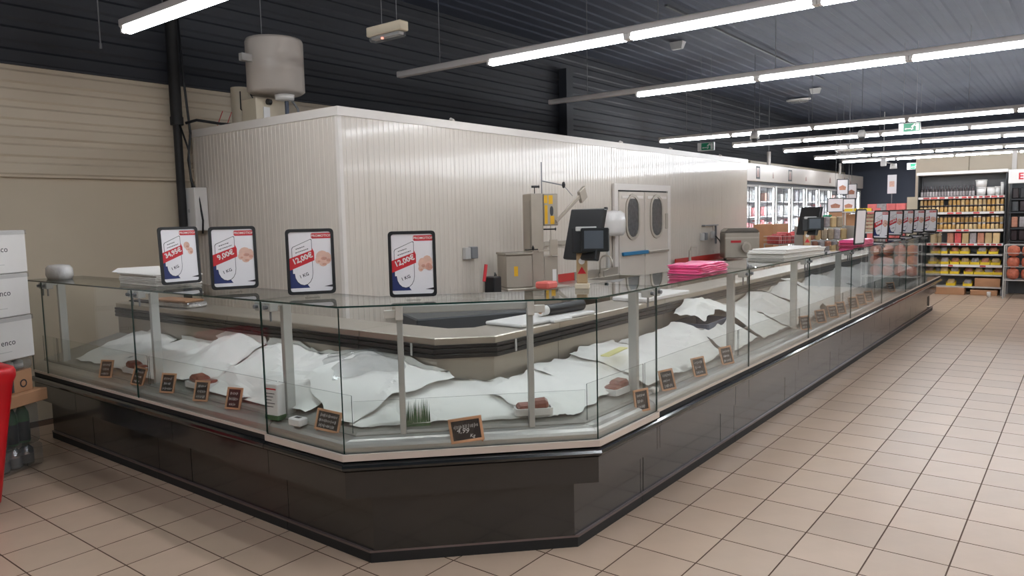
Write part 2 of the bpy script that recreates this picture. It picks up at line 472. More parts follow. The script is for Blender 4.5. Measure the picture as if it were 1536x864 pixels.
dd = thing('swing_door', 'pale double swing door with two oval windows in the cold room wall', 'door', (DX0, CY, 0))
f = MB('trim_white')
f.box(-.10, -.005, -.035, -.0, 0, DZ + .1); f.box(DX1 - DX0 + .005, DX1 - DX0 + .10, -.035, 0, 0, DZ + .1); f.box(-.005, DX1 - DX0 + .005, -.035, 0, DZ + .015, DZ + .1)
f.build('door_frame', dd)
MB('black_matt').box(-.005, DX1 - DX0 + .005, -.012, -.003, 0, DZ + .015).build('door_gap', dd)
W = (DX1 - DX0) / 2
def oval(w, h, n=8, cx=0, cz=0):
    r = w / 2; pts = []
    for i in range(n + 1): a = PI * i / n; pts.append((cx + r * math.cos(a), cz + h / 2 - r + r * math.sin(a)))
    for i in range(n + 1): a = PI + PI * i / n; pts.append((cx + r * math.cos(a), cz - h / 2 + r + r * math.sin(a)))
    return pts
for k in range(2):
    x0, x1 = k * W + .012, (k + 1) * W - .012
    lf = MB('panel_white').cbox(x0, x1, -.045, -.012, .02, DZ - .005, .008).build('door_leaf', dd)
    cx = (x0 + x1) / 2 + (.0 if k == 0 else -.02)
    r = MB('steel_dull'); ring(r, oval(.40, .63, 8, cx, 1.68), oval(.32, .55, 8, cx, 1.68), -.062, -.045, 'y'); r.build('window_frame', lf)
    MB('ovalglass').prism(oval(.33, .56, 8, cx, 1.68), -.05, -.046, 'y').build('oval_window', lf)
    MB('trim_white').cbox(x0 + .06, x1 - .05, -.052, -.045, DZ - .10, DZ - .06, .003).build('door_stiffener', lf)
    if k == 0:
        b = MB('blue'); b.cbox(x0 + .02, x1 + .02, -.10, -.075, 1.165, 1.215, .006); b.box(x0 + .05, x0 + .08, -.08, -.045, 1.17, 1.21); b.box(x1 - .04, x1 - .01, -.08, -.045, 1.17, 1.21)
        o = b.build('push_bar', lf); o['label'] = 'blue push bar'
    else:
        b = MB('steel'); b.cbox(x0 + .03, x1 - .05, -.095, -.078, 1.165, 1.20, .005); b.box(x0 + .05, x0 + .08, -.08, -.045, 1.17, 1.195); b.box(x1 - .1, x1 - .07, -.08, -.045, 1.17, 1.195)
        o = b.build('push_bar', lf); o['label'] = 'steel push bar'
        MB('steel_dull').cbox(x1 - .09, x1 - .01, -.056, -.045, 1.5, 1.72, .003).build('hinge_plate', lf)

# ---------------------------------------------------------------- glass counter
GX, GY, GS = 2.29, 1.94, 5.13          # glass lines: x = GX, y = GY, x + y = GS
YJ = [3.48, 4.92, 6.65]; XJ = [3.845 + 1.475 * k for k in range(8)]
def ef(d): return d if d < .03 else .72 * d if d < .735 else .529 + 1.22 * (d - .735)
def A(d, e=None): e = ef(d) if e is None else e; x = GX + d; return (x, GS + 1.41421 * e - x)
def B(d, e=None): e = ef(d) if e is None else e; y = GY + d; return (GS + 1.41421 * e - y, y)
def deckz(d): return .665 + max(0, min(1, (d - .09) / .60)) * .13
def sweep(mb, prof, kind, a0, a1, mi=0, efn=None):
    n = len(prof)
    if kind == 'L': st = [[(GX + d, a0, z) for d, z in prof], [(GX + d, a1, z) for d, z in prof]]
    elif kind == 'R': st = [[(a0, GY + d, z) for d, z in prof], [(a1, GY + d, z) for d, z in prof]]
    else:
        E_ = [None if efn is None else efn(d) for d, z in prof]
        st = [[(GX + d, a0, z) for d, z in prof], [(*A(d, e), z) for (d, z), e in zip(prof, E_)], [(*B(d, e), z) for (d, z), e in zip(prof, E_)], [(a1, GY + d, z) for d, z in prof]]
    vs = [p for s in st for p in s]; fs = []
    for k in range(len(st) - 1):
        for i in range(n):
            j = (i + 1) % n; fs.append((k * n + i, k * n + j, (k + 1) * n + j, (k + 1) * n + i))
    fs.append(tuple(range(n))); fs.append(tuple(range((len(st) - 1) * n, len(st) * n))[::-1])
    mb.add(vs, fs, mi); return mb
def rectp(d0, d1, z0, z1): return [(d0, z0), (d1, z0), (d1, z1), (d0, z1)]
base_e = lambda d: .035 if d < .12 else .06 if d < .2 else .72 * d
BUMP = [(.02, .492), (-.010, .494), (-.024, .502), (-.029, .514), (-.024, .527), (-.010, .535), (.02, .537)]
SILL = [(.012, .575), (.012, .603), (.017, .618), (.028, .631), (.045, .640), (.078, .648), (.078, .575)]
GROOVE = [(.011, .585), (.006, .587), (.006, .594), (.011, .597)]
RAIL = [(.66, .94), (.66, .960), (.668, .965), (.66, .97), (.66, .990), (.668, .995), (.66, 1.0), (.66, 1.015), (.76, 1.015), (.76, .94)]

def pane(mb, p, q, z0, z1, th, nrm):
    # upright glass pane from p to q (xy), thickness along nrm; faces clear, rim green
    px, py = p; qx, qy = q; nx, ny = nrm[0] * th, nrm[1] * th
    vs = [(px, py, z0), (qx, qy, z0), (qx + nx, qy + ny, z0), (px + nx, py + ny, z0), (px, py, z1), (qx, qy, z1), (qx + nx, qy + ny, z1), (px + nx, py + ny, z1)]
    mb.add(vs, [(0, 1, 5, 4), (2, 3, 7, 6), (3, 2, 1, 0), (4, 5, 6, 7), (1, 2, 6, 5), (3, 0, 4, 7)], [0, 0, 1, 1, 1, 1])
    return mb
def clampset(parent, kind, a, sides=(-1, 1)):
    # bracket with two pins where two panes meet under the canopy
    t = T((GX + .012, a, 0), 0) if kind == 'L' else T((a, GY + .012, 0), PI / 2 * 0)
    for s_ in sides:
        b = MB(['light_grey', 'grey'])
        if kind == 'L':
            b.cbox(.0, .05, s_ * .045 - .028, s_ * .045 + .028, 1.245, 1.292, .004, 0, t); b.cyl((.02, s_ * .045, 1.19), (.02, s_ * .045, 1.245), .006, 6, 1, tf=t); b.cyl((-.02, s_ * .045, 1.268), (.0, s_ * .045, 1.268), .011, 8, 1, tf=t)
        else:
            b.cbox(s_ * .045 - .028, s_ * .045 + .028, .0, .05, 1.245, 1.292, .004, 0, t); b.cyl((s_ * .045, .02, 1.19), (s_ * .045, .02, 1.245), .006, 6, 1, tf=t); b.cyl((s_ * .045, -.02, 1.268), (s_ * .045, 0, 1.268), .011, 8, 1, tf=t)
        b.build('glass_clamp', parent)
def post(parent, kind, a):
    b = MB('post')
    if kind == 'L': b.cbox(GX + .095, GX + .15, a - .015, a + .015, .645, 1.295, .003); b.cbox(GX + .06, GX + .2, a - .012, a + .012, 1.27, 1.297, .003)
    elif kind == 'R': b.cbox(a - .015, a + .015, GY + .095, GY + .15, .645, 1.295, .003); b.cbox(a - .012, a + .012, GY + .06, GY + .2, 1.27, 1.297, .003)
    return b.build('canopy_post', parent)

def counter_module(kind, a0, a1, label, seams=(), corner=False, joints=None, last=False):
    t = thing('glass_counter', label, 'counter', (0, 0, 0), 0, 'refrigerated glass counter units')
    g_ = .002
    if kind in 'LR':
        s0, s1 = a0 + g_, a1 - g_
    else: s0, s1 = a0 - g_, a1 - g_
    S = lambda m, prof, nm, q0=s0, q1=s1, efn=None: sweep(MB(m), prof, kind, q0, q1, 0, efn).build(nm, t)
    S('black_matt', rectp(.10, .85, 0, .052), 'plinth', efn=base_e)
    S('strip', rectp(.096, .14, .052, .063), 'plinth_strip', efn=base_e)
    FAS = [(-.0, .352), (-.0, .486), (.02, .4915), (.3, .4915), (.3, .352)]
    def spans(seams):
        q = sorted([s0, s1] + [v for v in seams if min(s0, s1) < v < max(s0, s1)]); return list(zip(q, q[1:]))
    if kind == 'C':
        S('base_dark', rectp(.112, .14, .063, .37), 'base_panel', efn=base_e); S('base_dark', FAS, 'fascia')
    else:
        hi_ = 13.68 if last and kind == 'R' else 99
        for u, v in spans(seams):
            if u >= hi_: continue
            e0 = .004 if u in seams else 0; e1 = .004 if v in seams else 0
            S('base_dark', rectp(.112, .14, .063, .37), 'base_panel', u + e0, min(v - e1, hi_), base_e)
            S('base_dark', FAS, 'fascia', u + e0 * .5, min(v - e1 * .5, hi_ + .1))
    S('bumper', BUMP, 'bumper')
    S('black_matt', rectp(.006, .5, .5375, .5675), 'shadow_gap')
    S('alu', SILL, 'sill')
    if corner: S('trim_beige', rectp(-.016, .005, .545, .5775), 'sill_trim')
    else: S('trim_beige', rectp(-.001, .012, .5685, .584), 'sill_trim')
    S('deck', [(.079, .60), (.079, deckz(.09) - .012), (.09, deckz(.09)), (.684, deckz(.684)), (.684, .60)], 'display_deck')
    S('steel_dull', rectp(.685, .775, .60, .939), 'rear_wall')
    S('black', RAIL, 'rubber_rail')
    S('steel', [(.672, 1.0155), (.672, 1.05), (.68, 1.055), (.99, 1.055), (.99, 1.0155)], 'rear_worktop')
    S('light_grey', rectp(.93, .96, .0, 1.015), 'staff_panel')
    if kind != 'C':
        for q in (s0, s1 - .012):
            S('steel_dull', [(.15, .07), (.15, .6), (.93, .6), (.93, .07)], 'end_panel', q, q + .012)
    # front panes
    z0, z1 = .578, 1.297
    if kind == 'L':
        js = joints or [a0, a1]
        for u, v in zip(js, js[1:]): pane(MB(['clear', 'edge']), (GX, u + .003), (GX, v - .003), z0, z1, .008, (1, 0)).build('front_glass', t)
        for u, v in zip(js, js[1:]): pane(MB(['clear', 'edge']), (GX + .082, u + .01), (GX + .082, v - .01), .648, .85, .004, (1, 0)).build('inner_glass', t)
        tg = MB(['topglass', 'edge']); 
        for u, v in zip(js, js[1:]):
            tg = MB(['topglass', 'edge']); vs = [(GX - .008, u + .002), (GX + .42, u + .002), (GX + .42, v - .002), (GX - .008, v - .002)]
            tg.add([(x, y, 1.30) for x, y in vs] + [(x, y, 1.308) for x, y in vs], [(3, 2, 1, 0), (4, 5, 6, 7), (0, 1, 5, 4), (1, 2, 6, 5), (2, 3, 7, 6), (3, 0, 4, 7)], [0, 0, 1, 1, 1, 1]); tg.build('canopy_glass', t)
        for v in js[1:]:
            if v < 6.6: clampset(t, 'L', v, (-1, 1) if v < a1 - .01 else (-1,)); post(t, 'L', v - .05)
        clampset(t, 'L', a0, (1,))
    elif kind == 'R':
        pane(MB(['clear', 'edge']), (a0 + .003, GY), (a1 - .003, GY), z0, z1, .008, (0, 1)).build('front_glass', t)
        pane(MB(['clear', 'edge']), (a0 + .01, GY + .082), (a1 - .01, GY + .082), .648, .85, .004, (0, 1)).build('inner_glass', t)
        tg = MB(['topglass', 'edge']); vs = [(a0 + .002, GY - .008), (a1 - .002, GY - .008), (a1 - .002, GY + .42), (a0 + .002, GY + .42)]
        tg.add([(x, y, 1.30) for x, y in vs] + [(x, y, 1.308) for x, y in vs], [(3, 2, 1, 0), (4, 5, 6, 7), (0, 1, 5, 4), (1, 2, 6, 5), (2, 3, 7, 6), (3, 0, 4, 7)], [0, 0, 1, 1, 1, 1]); tg.build('canopy_glass', t)
        clampset(t, 'R', a0, (1,)); clampset(t, 'R', a1, (-1,)); post(t, 'R', a1 - .05)
        if last: 
            pane(MB(['clear', 'edge']), (a1 - .012, GY + .01), (a1 - .012, GY + .9), .65, 1.297, .008, (1, 0)).build('side_glass', t)
    else:
        a, b_ = A(0), B(0)
        pane(MB(['clear', 'edge']), (GX, a[1] + .002), (GX, a0 - .003), z0, z1, .008, (1, 0)).build('front_glass', t)
        q = .7071 * .002
        pane(MB(['clear', 'edge']), (a[0] + q, a[1] - q), (b_[0] - q, b_[1] + q), z0, z1, .008, (.7071, .7071)).build('front_glass', t)
        pane(MB(['clear', 'edge']), (b_[0] + .002, GY), (a1 - .003, GY), z0, z1, .008, (0, 1)).build('front_glass', t)
        ia, ib = A(.082, .075), B(.082, .075)
        pane(MB(['clear', 'edge']), (ia[0], ia[1] + .004), (GX + .082, a0 - .01), .648, .85, .004, (1, 0)).build('inner_glass', t)
        pane(MB(['clear', 'edge']), (ia[0] + .005, ia[1] - .005), (ib[0] - .005, ib[1] + .005), .648, .82, .004, (.7071, .7071)).build('inner_glass', t)
        pane(MB(['clear', 'edge']), (ib[0] + .004, ib[1]), (a1 - .01, GY + .082), .648, .85, .004, (0, 1)).build('inner_glass', t)
        fr = [(GX - .008, a0 - .002), A(-.008), B(-.008), (a1 - .002, GY - .008)]; bk = [(a1 - .002, GY + .42), B(.42, .42), A(.42, .42), (GX + .42, a0 - .002)]
        poly = fr + bk; n = len(poly)
        tg = MB(['topglass', 'edge'])
        tg.add([(x, y, 1.30) for x, y in poly] + [(x, y, 1.308) for x, y in poly], [(0, 1, 6, 7), (1, 2, 5, 6), (2, 3, 4, 5)] + [(n, n + 1, n + 6, n + 7), (n + 1, n + 2, n + 5, n + 6), (n + 2, n + 3, n + 4, n + 5)] + [(i, (i + 1) % n, n + (i + 1) % n, n + i) for i in range(n)], [0] * 6 + [1] * n)
        tg.build('canopy_glass', t)
        clampset(t, 'L', a0, (-1,)); clampset(t, 'R', a1, (-1,)); post(t, 'L', a0 - .05); post(t, 'R', a1 - .05)
        for px, py in ((2.545, 2.685), (3.0, 2.22)):
            tf = T((px, py, 0), -PI / 4)
            p = MB('post'); p.cbox(-.015, .015, -.02, .02, .645, 1.295, .003, 0, tf); p.build('canopy_post', t)
            p = MB('trim_white'); p.cbox(-.018, .018, -.045, -.02, 1.225, 1.299, .003, 0, tf); p.cbox(-.075 if px < 2.8 else .018, -.018 if px < 2.8 else .075, -.03, -.01, 1.235, 1.275, .003, 0, tf); p.build('glass_clamp', t)
        rb = MB('light_grey'); tf = T((2.7725, 2.4525, 0), -PI / 4); rb.cbox(-.31, .31, -.012, .03, 1.255, 1.292, .004, 0, tf); rb.build('canopy_rail', t)
        for d, e, z in ((.70, .505, .98),):
            pass
        for k, (p, q) in enumerate(((A(.657), (-.18, .25)), (B(.657), (.25, -.18)))):
            px = p[0] if k == 0 else p[0] + .17; py = p[1] + .17 if k == 0 else p[1]
            j = MB('light_grey'); (j.box(px - .002, px + .004, py - .006, py + .006, .945, 1.016) if k == 0 else j.box(px - .006, px + .006, py - .002, py + .004, .945, 1.016)); j.build('rail_joint', t)
    return t
counter_module('C', YJ[0], XJ[0], 'angled corner glass counter unit with pale sill trim and dark base', corner=True)
counter_module('L', YJ[0], YJ[1], 'left counter unit between the corner unit and the white cartons, standing next to the corner', seams=[4.5])
counter_module('L', YJ[1], YJ[2], 'leftmost counter unit by the cream wall and white cartons', seams=[5.9], joints=[4.92, 6.37, 6.65])
ords = ['first', 'second', 'third', 'fourth', 'fifth', 'sixth', 'seventh', 'eighth', 'ninth', 'tenth', 'eleventh', 'twelfth', 'thirteenth', 'fourteenth', 'fifteenth', 'sixteenth', 'seventeenth', 'eighteenth', 'nineteenth', 'twentieth']
for k in range(7):
    lab = 'last glass counter unit of the right run, nearest the jar shelf' if k == 6 else '%s glass counter unit of the right run after the corner unit' % ords[k]
    counter_module('R', XJ[k], XJ[k + 1], lab, seams=[5.06 + 1.437 * j for j in range(6)] + [3.88], last=(k == 6))

# ---------------------------------------------------------------- fluorescent strips
LZ = 3.2
STRIPS = [  # x, rail end y, first tube end y, label
    (2.80, 5.84, 5.80, 'nearest fluorescent strip light, at the top left of the picture, above the left counter run'),
    (0.0, 5.84, 5.80, 'fluorescent strip light passing over the camera, left of the nearest visible one'),
    (5.63, 5.82, 4.58, 'long strip light with bare unlit rail end, nearest of the right-hand rows'),
    (8.35, 5.78, 4.47, 'second long strip light with bare unlit rail end, behind the nearest right-hand row'),
    (14.0, 7.00, 6.98, 'strip light whose end hangs above the cold room and exit sign'),
    (16.3, 6.36, 6.34, 'strip light just behind the one above the exit sign'),
    (18.8, 6.05, 6.03, 'third row of strip lights from the far end of the hall'),
    (22.2, 6.28, 6.26, 'second row of strip lights from the far end of the hall'),
    (24.6, 6.13, 6.11, 'farthest row of strip lights, closest to the dark far wall')]
tubeb = MB('tube'); tubeb.cyl((0, 0, 0), (0, -1.44, 0), .0165, 8, 0); tube_me = tubeb.mesh('fluorescent_tube')
sockb = MB('white'); sockb.cbox(-.035, .035, -.018, .018, -.05, .0, .004); sock_me = sockb.mesh('lamp_socket')
for si, (x, ye, yt, lab) in enumerate(STRIPS):
    t = thing('strip_light', lab, 'ceiling light', (x, ye, LZ), 0, 'rows of fluorescent strip lights')
    ln = ye + 8.4
    b = MB('rail'); b.cbox(-.034, .034, -ln, 0, .0, .062, .008); b.build('batten', t)
    k = 0; y = yt - ye
    while y - 1.5 > -ln:
        for dx in (-.021, .021):
            link('fluorescent_tube', tube_me, t, (dx, y - .02, -.032))
        link('lamp_socket', sock_me, t, (0, y - .008, .004)); link('lamp_socket', sock_me, t, (0, y - 1.475, .004))
        y -= 1.505; k += 1
    yy = -.6
    while yy > -ln:
        MB('grey').cyl((0, yy, .06), (0, yy, 4.56 - LZ), .004, 5).build('suspension_wire', t); yy -= 2.4

# ---------------------------------------------------------------- promotional price signs on the canopy
TOPZ = 1.3082
def promo(x, y, face, price, label, sc=1.0, pic='chicken', lean=0.05):
    # sign stands at (x, y); face = heading its front looks towards (radians)
    t = thing('price_sign', label, 'sign', (x, y, TOPZ), face + PI / 2, 'promotion signs on the counter canopy')
    t.scale = (sc, sc, sc)
    w, h, z0 = .232, .325, .014
    ft = MB('clear'); ft.cbox(-.035, .035, -.03, .05, 0, .004, .001); ft.box(-.03, -.012, -.004, .004, .004, z0 + .01); ft.box(.012, .03, -.004, .004, .004, z0 + .01)
    ft.build('clear_foot', t)
    tf = T((0, 0, 0), 0, -lean)
    fr = MB('black'); ring(fr, rrect(w, h, .018, 3, 0, z0 + h / 2), rrect(w - .03, h - .03, .012, 3, 0, z0 + h / 2), -.007, .004, 'y', 0, tf); fr.build('frame', t)
    po = MB('poster').prism(rrect(w - .028, h - .028, .012, 3, 0, z0 + h / 2), -.003, .003, 'y', 0, tf).build('poster', t)
    iw, ih = w - .03, h - .03; bx, bz = -iw / 2, z0 + .015
    U = lambda u, v: (bx + u * iw, bz + v * ih)       # u right, v up, 0..1
    def flat(nm, poly, m, yy, par=po): return MB(m).prism([U(*p) for p in poly], -.003 - yy, -.0028, 'y', 0, tf).build(nm, par)
    flat('blue_corner', [(0, .06), (.46, .06), (.40, .12), (.36, .3), (.02, .42), (0, .42)], 'navy', .0003)
    out = [(.08, .75), (.52, .88), (.545, .865), (.545, .3)] + [(.325 + .22 * math.cos(a), .3 - .20 * math.sin(a)) for a in [PI * k / 8 for k in range(9)]] + [(.06, .3), (.06, .72)]
    flat('outline', out, 'ink', .0006)
    cx_, cz_ = .31, .48
    flat('outline_fill', [(cx_ + (a - cx_) * .955, cz_ + (b - cz_) * .975) for a, b in out], 'poster', .0009)
    flat('red_banner', [(0, .36), (.59, .52), (.59, .66), (.545, .73), (.53, .69), (0, .56)], 'red', .0014)
    flat('promotion_tag', [(.53, .955), (.55, .975), (1, .975), (1, .885), (.56, .885), (.53, .905)], 'red', .0006)
    flat('swoosh', [(.8, .075), (1, .06), (1, .1)], 'ink', .0006)
    if pic == 'nuts': blobs = [(.72, .69, .09, .07), (.82, .58, .08, .07), (.75, .62, .06, .035)]
    elif pic == 'chicken': blobs = [(.78, .58, .15, .10), (.9, .55, .1, .10), (.68, .52, .07, .06), (.8, .47, .1, .06)]
    else: blobs = [(.74, .50, .1, .1), (.86, .52, .13, .12), (.7, .42, .06, .05)]
    pb = MB('chicken')
    for (u, v, a, b) in blobs:
        pb.prism([U(min(1, u + a * math.cos(q)), v + b * math.sin(q)) for q in [2 * PI * k / 12 for k in range(12)]], -.0036 - .0002 * blobs.index((u, v, a, b)), -.0028, 'y', 0, tf)
    pic_o = pb.build('product_picture', po)
    dk = MB('meat_print'); 
    for q_, (u, v, a, b) in enumerate(blobs):
        dk.prism([U(min(1, u + a * (.25 + .5 * math.cos(q))), v - b * .35 + b * .28 * math.sin(q)) for q in [2 * PI * k / 10 for k in range(10)]], -.0044 - .0002 * q_, -.0028, 'y', 0, tf)
    if pic == 'garlic': dk.prism([U(min(1, .9 + .09 * math.cos(q)), .44 + .05 * math.sin(q)) for q in [2 * PI * k / 10 for k in range(10)]], -.0054, -.0028, 'y', 0, tf)
    dk.build('picture_shading', po)
    rot = (PI / 2 - lean, -math.radians(16), 0)
    def at(u, v, off): 
        p = tf @ Vector((U(u, v)[0], -off, U(u, v)[1])); return p
    def ro(a): return (tf.to_3x3() @ Matrix.Rotation(-math.radians(a), 3, 'Y') @ Matrix.Rotation(PI / 2, 3, 'X')).to_euler()
    text(price, .036, po, at(.31, .555, .0047), ro(21), 'white', 'price', .0003, bold=.0012)
    text('1 KG', .022, po, at(.33, .27, .0042), ro(20), 'ink', 'unit', .0003, bold=.0004)
    text('PROMOTION', .0168, po, at(.785, .93, .0040), ro(0), 'white', 'promotion', .0003, bold=.0003)
    ln = MB('ink')
    for vv, l0, l1 in ((.735, .16, .36), (.675, .15, .46)):
        q = l0; r_ = random.Random(int(x * 100) + int(vv * 100))
        while q < l1:
            e = q + r_.uniform(.015, .04); s_ = (q - .3) * .22
            ln.prism([U(q, vv + s_), U(e, vv + s_ + .008), U(e, vv + s_ + .022), U(q, vv + s_ + .016)], -.0042, -.0036, 'y', 0, tf); q = e + .012
    ln.build('small_print', po)
    return t
def toward(x, y, off=0): return math.atan2(-y, -x) + off
promo(2.546, 4.74, toward(2.546, 4.74, .48), '34,95€', 'leftmost promotion sign showing the price 34,95 euro, in front of a white paper stack', 1.16, 'nuts')
promo(2.493, 4.03, toward(2.493, 4.03, .12), '9,00€', 'promotion sign showing the price 9,00 euro, second from the left', 1.15)
promo(2.514, 3.325, toward(2.514, 3.325, .05), '12,00€', 'promotion sign for 12,00 euro with plain chicken picture, third from the left', 1.09)
promo(2.674, 2.712, toward(2.674, 2.712, -.02), '12,00€', 'promotion sign for 12,00 euro on the corner glass, nearest to the camera', 1.03, 'garlic')
promo(8.94, 2.03, PI + .58 - PI / 2 - .72, '12,00€', 'promotion sign seen edge-on beside the far pink bag stack', 1.22)
for k, (x, y, off) in enumerate(((10.71, 2.17, -.93), (12.0, 2.24, -.85), (12.91, 2.25, -.9), (13.55, 2.21, -.75), (13.95, 2.11, -.42))):
    promo(x, y, toward(x, y, off + .1), ('9,00€', '12,00€', '12,00€', '9,00€', '12,00€')[k], 'promotion sign, %s from left in the far row of five signs' % ords[k], 1.15)

# ---------------------------------------------------------------- chalkboard price tags
def chalk(x, y, z, head, label, wide=False, lines=3, txt=None, tilt=-.22, roll=0.0, s=1.0):
    # head = direction the slate faces
    t = thing('price_tag', label, 'price tag', (x, y, z), head + PI / 2, 'chalkboard price tags along the counter front')
    w, h = ((.112, .083) if wide else (.078, .098)); s *= 1.25; w *= s; h *= s
    tf = Matrix.Rotation(roll, 4, 'Y') @ T((0, 0, 0), 0, tilt)
    fr = MB('wood'); b = .009 * s
    for (x0, x1, z0, z1) in ((-w / 2, w / 2, 0, b), (-w / 2, w / 2, h - b, h), (-w / 2, -w / 2 + b, b, h - b), (w / 2 - b, w / 2, b, h - b)):
        fr.cbox(x0, x1, -.005, .005, z0, z1, .0015, 0, tf)
    fr.build('frame', t)
    sl = MB('slate').box(-w / 2 + b, w / 2 - b, -.002, .003, b, h - b, 0, tf).build('slate', t)
    ft = MB('wood'); ft.box(-w / 2 + .008, -w / 2 + .016, .003, .026, 0, .008, 0, None); ft.box(w / 2 - .016, w / 2 - .008, .003, .026, 0, .008); ft.build('foot', t)
    r_ = random.Random(int(x * 1000 + y * 77))
    sc = MB('chalk')
    for k in range(lines):
        zc = h - b - (k + .75) * (h - 2 * b) / (lines + .3); q = -w / 2 + b + .006 + r_.uniform(0, .008); xe = w / 2 - b - .006 - r_.uniform(0, .02 if k else .004)
        if txt and k > 0: break
        while q < xe - .005:
            hh = r_.uniform(.003, .0075) * s; e = q + r_.uniform(.0025, .005)
            sc.prism([(q, zc - hh), (q + .0016, zc - hh), (e, zc + hh), (e - .0016, zc + hh)], -.0028, -.0019, 'y', 0, tf)
            if r_.random() < .5: sc.prism([(q, zc), (e, zc - .0008), (e, zc + .0008)], -.0028, -.0019, 'y', 0, tf)
            q = e + r_.uniform(.001, .005)
    sc.build('chalk_writing', sl)
    if txt:
        p = tf @ Vector((-.012 * s, -.0026, h * .47)); text(txt[0], .024 * s, sl, p, (PI / 2 + tilt, 0, 0), 'chalk', 'chalk_price', .0002, shear=.2)
        p = tf @ Vector((.018 * s, -.0026, h * .23)); text(txt[1], .016 * s, sl, p, (PI / 2 + tilt, 0, 0), 'chalk', 'chalk_unit', .0002, shear=.2)
    return t
SZ = .648
LX, RY = GX + .046, GY + .046
for (yy, w, dh, rl) in ((5.56, 'first', .5, .02), (5.10, 'second', .4, .16), (4.70, 'third', .5, .04), (4.30, 'fourth', .42, .02), (3.95, 'fifth', .4, .03)):
    chalk(LX, yy - .07, SZ - .004, PI + dh, 'chalkboard price tag on the left counter, %s from the left end' % w, lines=3, roll=rl, s=1.04, tilt=-.3)
chalk(2.345, 3.04, SZ, PI + .3, 'wide chalkboard tag leaning beside the small white box left of the corner pane', True, roll=.12, s=1.05)
chalk(2.722, 2.412, .604, -3 * PI / 4 - .12, 'wide chalkboard tag reading 4,99 Kg in the middle of the corner pane', True, txt=('4,99', 'Kg'), roll=-.13, s=1.2, lines=2, tilt=-.05)
chalk(3.70, 1.956, .606, -PI / 2 - .45, 'chalkboard tag at the foot of the thick post right of the corner pane', roll=-.06, s=1.05, tilt=-.1)
for k, (xx, w) in enumerate(((4.10, 'first'), (4.57, 'second'), (5.04, 'third'), (6.88, 'fourth'), (7.37, 'fifth'), (7.80, 'sixth'), (8.10, 'seventh'), (8.62, 'eighth'), (8.98, 'ninth'), (9.34, 'tenth'), (10.56, 'eleventh'))):
    chalk(xx, RY, SZ - .004, -PI / 2 - (.55 if k < 3 else .8), 'chalkboard price tag in the right run, %s after the corner unit' % w, roll=-.1, s=1.05, lines=3, tilt=-.25)

# ---------------------------------------------------------------- paper over the displays
def dperp(x, y): return min(x - GX, y - GY, (x + y - GS) / 1.41421 / .72)
def sheet(name, label, cx, cy, w, h, rot, seed, lift=.03, mound=(), fold=.010, cat='paper sheet', m='paper2', res=26, fmin=.12, edge_up=.0):
    r_ = random.Random(seed); n = res; vs = []
    folds = [(r_.uniform(0, PI), r_.uniform(-.4, .4) * min(w, h), r_.uniform(-1, 1.3) * fold) for _ in range(7)]
    ca, sa = math.cos(rot), math.sin(rot)
    ph = r_.uniform(0, 6)
    jag = [r_.uniform(-.02, .02) for _ in range(4)]
    for i in range(n + 1):
        for j in range(n + 1):
            u = (i / n - .5) * w; v = (j / n - .5) * h
            u += jag[0] * v / h * 2; v += jag[1] * u / w * 2
            u += .010 * math.sin(ph + j * .7) * abs(i / n - .5) * 2; v += .010 * math.sin(ph + i * .8) * abs(j / n - .5) * 2
            x = cx + u * ca - v * sa; y = cy + u * sa + v * ca
            d = dperp(x, y); up = 0
            # keep the sheet between the inner glass and the rear wall, bending up against the wall
            for _ in range(3):
                d = dperp(x, y)
                hi = .672; 
                if d > hi or d < fmin:
                    k = (d - hi) if d > hi else (d - fmin)
                    gx, gy = (1, 0) if d == x - GX else (0, 1) if d == y - GY else (.7071 * .72, .7071 * .72)
                    nn = gx * gx + gy * gy; nn = math.sqrt(nn)
                    sc_ = k / (1 if nn > .9 else .72) 
                    gx, gy = (gx / nn, gy / nn)
                    x -= gx * sc_; y -= gy * sc_
                    if k > 0: up += k * .3
            d = dperp(x, y)
            z = deckz(max(d, .09)) + lift * min(1, max(.25, (d - .1) / .22)) + up
            for (mx, my, mh, mr) in mound:
                th = mx * 3.1; ax, ay = (x - mx) * math.cos(th) + (y - my) * math.sin(th), (y - my) * math.cos(th) - (x - mx) * math.sin(th)
                z += .9 * mh * max(0, 1 - (abs(ax) * .8 + abs(ay) * .6) / mr / 1.25)
            for (a, c, f_) in folds:
                q = u * math.cos(a) + v * math.sin(a) - c
                z += .7 * f_ * max(0, 1 - abs(q) / .05) + f_ * 1.4 * max(0, q)
            z += .002 * math.sin(u * 17 + ph) * math.cos(v * 13 + ph * 2)
            e = max(abs(i / n - .5), abs(j / n - .5)) * 2
            z += edge_up * max(0, e - .6)
            z = max(z, deckz(max(d, .09)) + .012)
            z = min(z, 1.16)
            vs.append((x, y, z))
    fs = [(i * (n + 1) + j, (i + 1) * (n + 1) + j, (i + 1) * (n + 1) + j + 1, i * (n + 1) + j + 1) for i in range(n) for j in range(n)]
    zmin = min(p[2] for p in vs); o0 = Vector((cx, cy, zmin))
    mb = MB(m); mb.add([Vector(p) - o0 for p in vs], fs, 0, True)
    me = bpy.data.meshes.new(name); me.from_pydata([tuple(p) for p in mb.v], [], mb.f); me.materials.append(M[m])
    me.polygons.foreach_set('use_smooth', [True] * len(fs)); me.update()
    me.set_sharp_from_angle(angle=math.radians(9))
    o = link(name, me, None, o0)
    return tag(o, label, cat, 'white paper sheets covering the display')
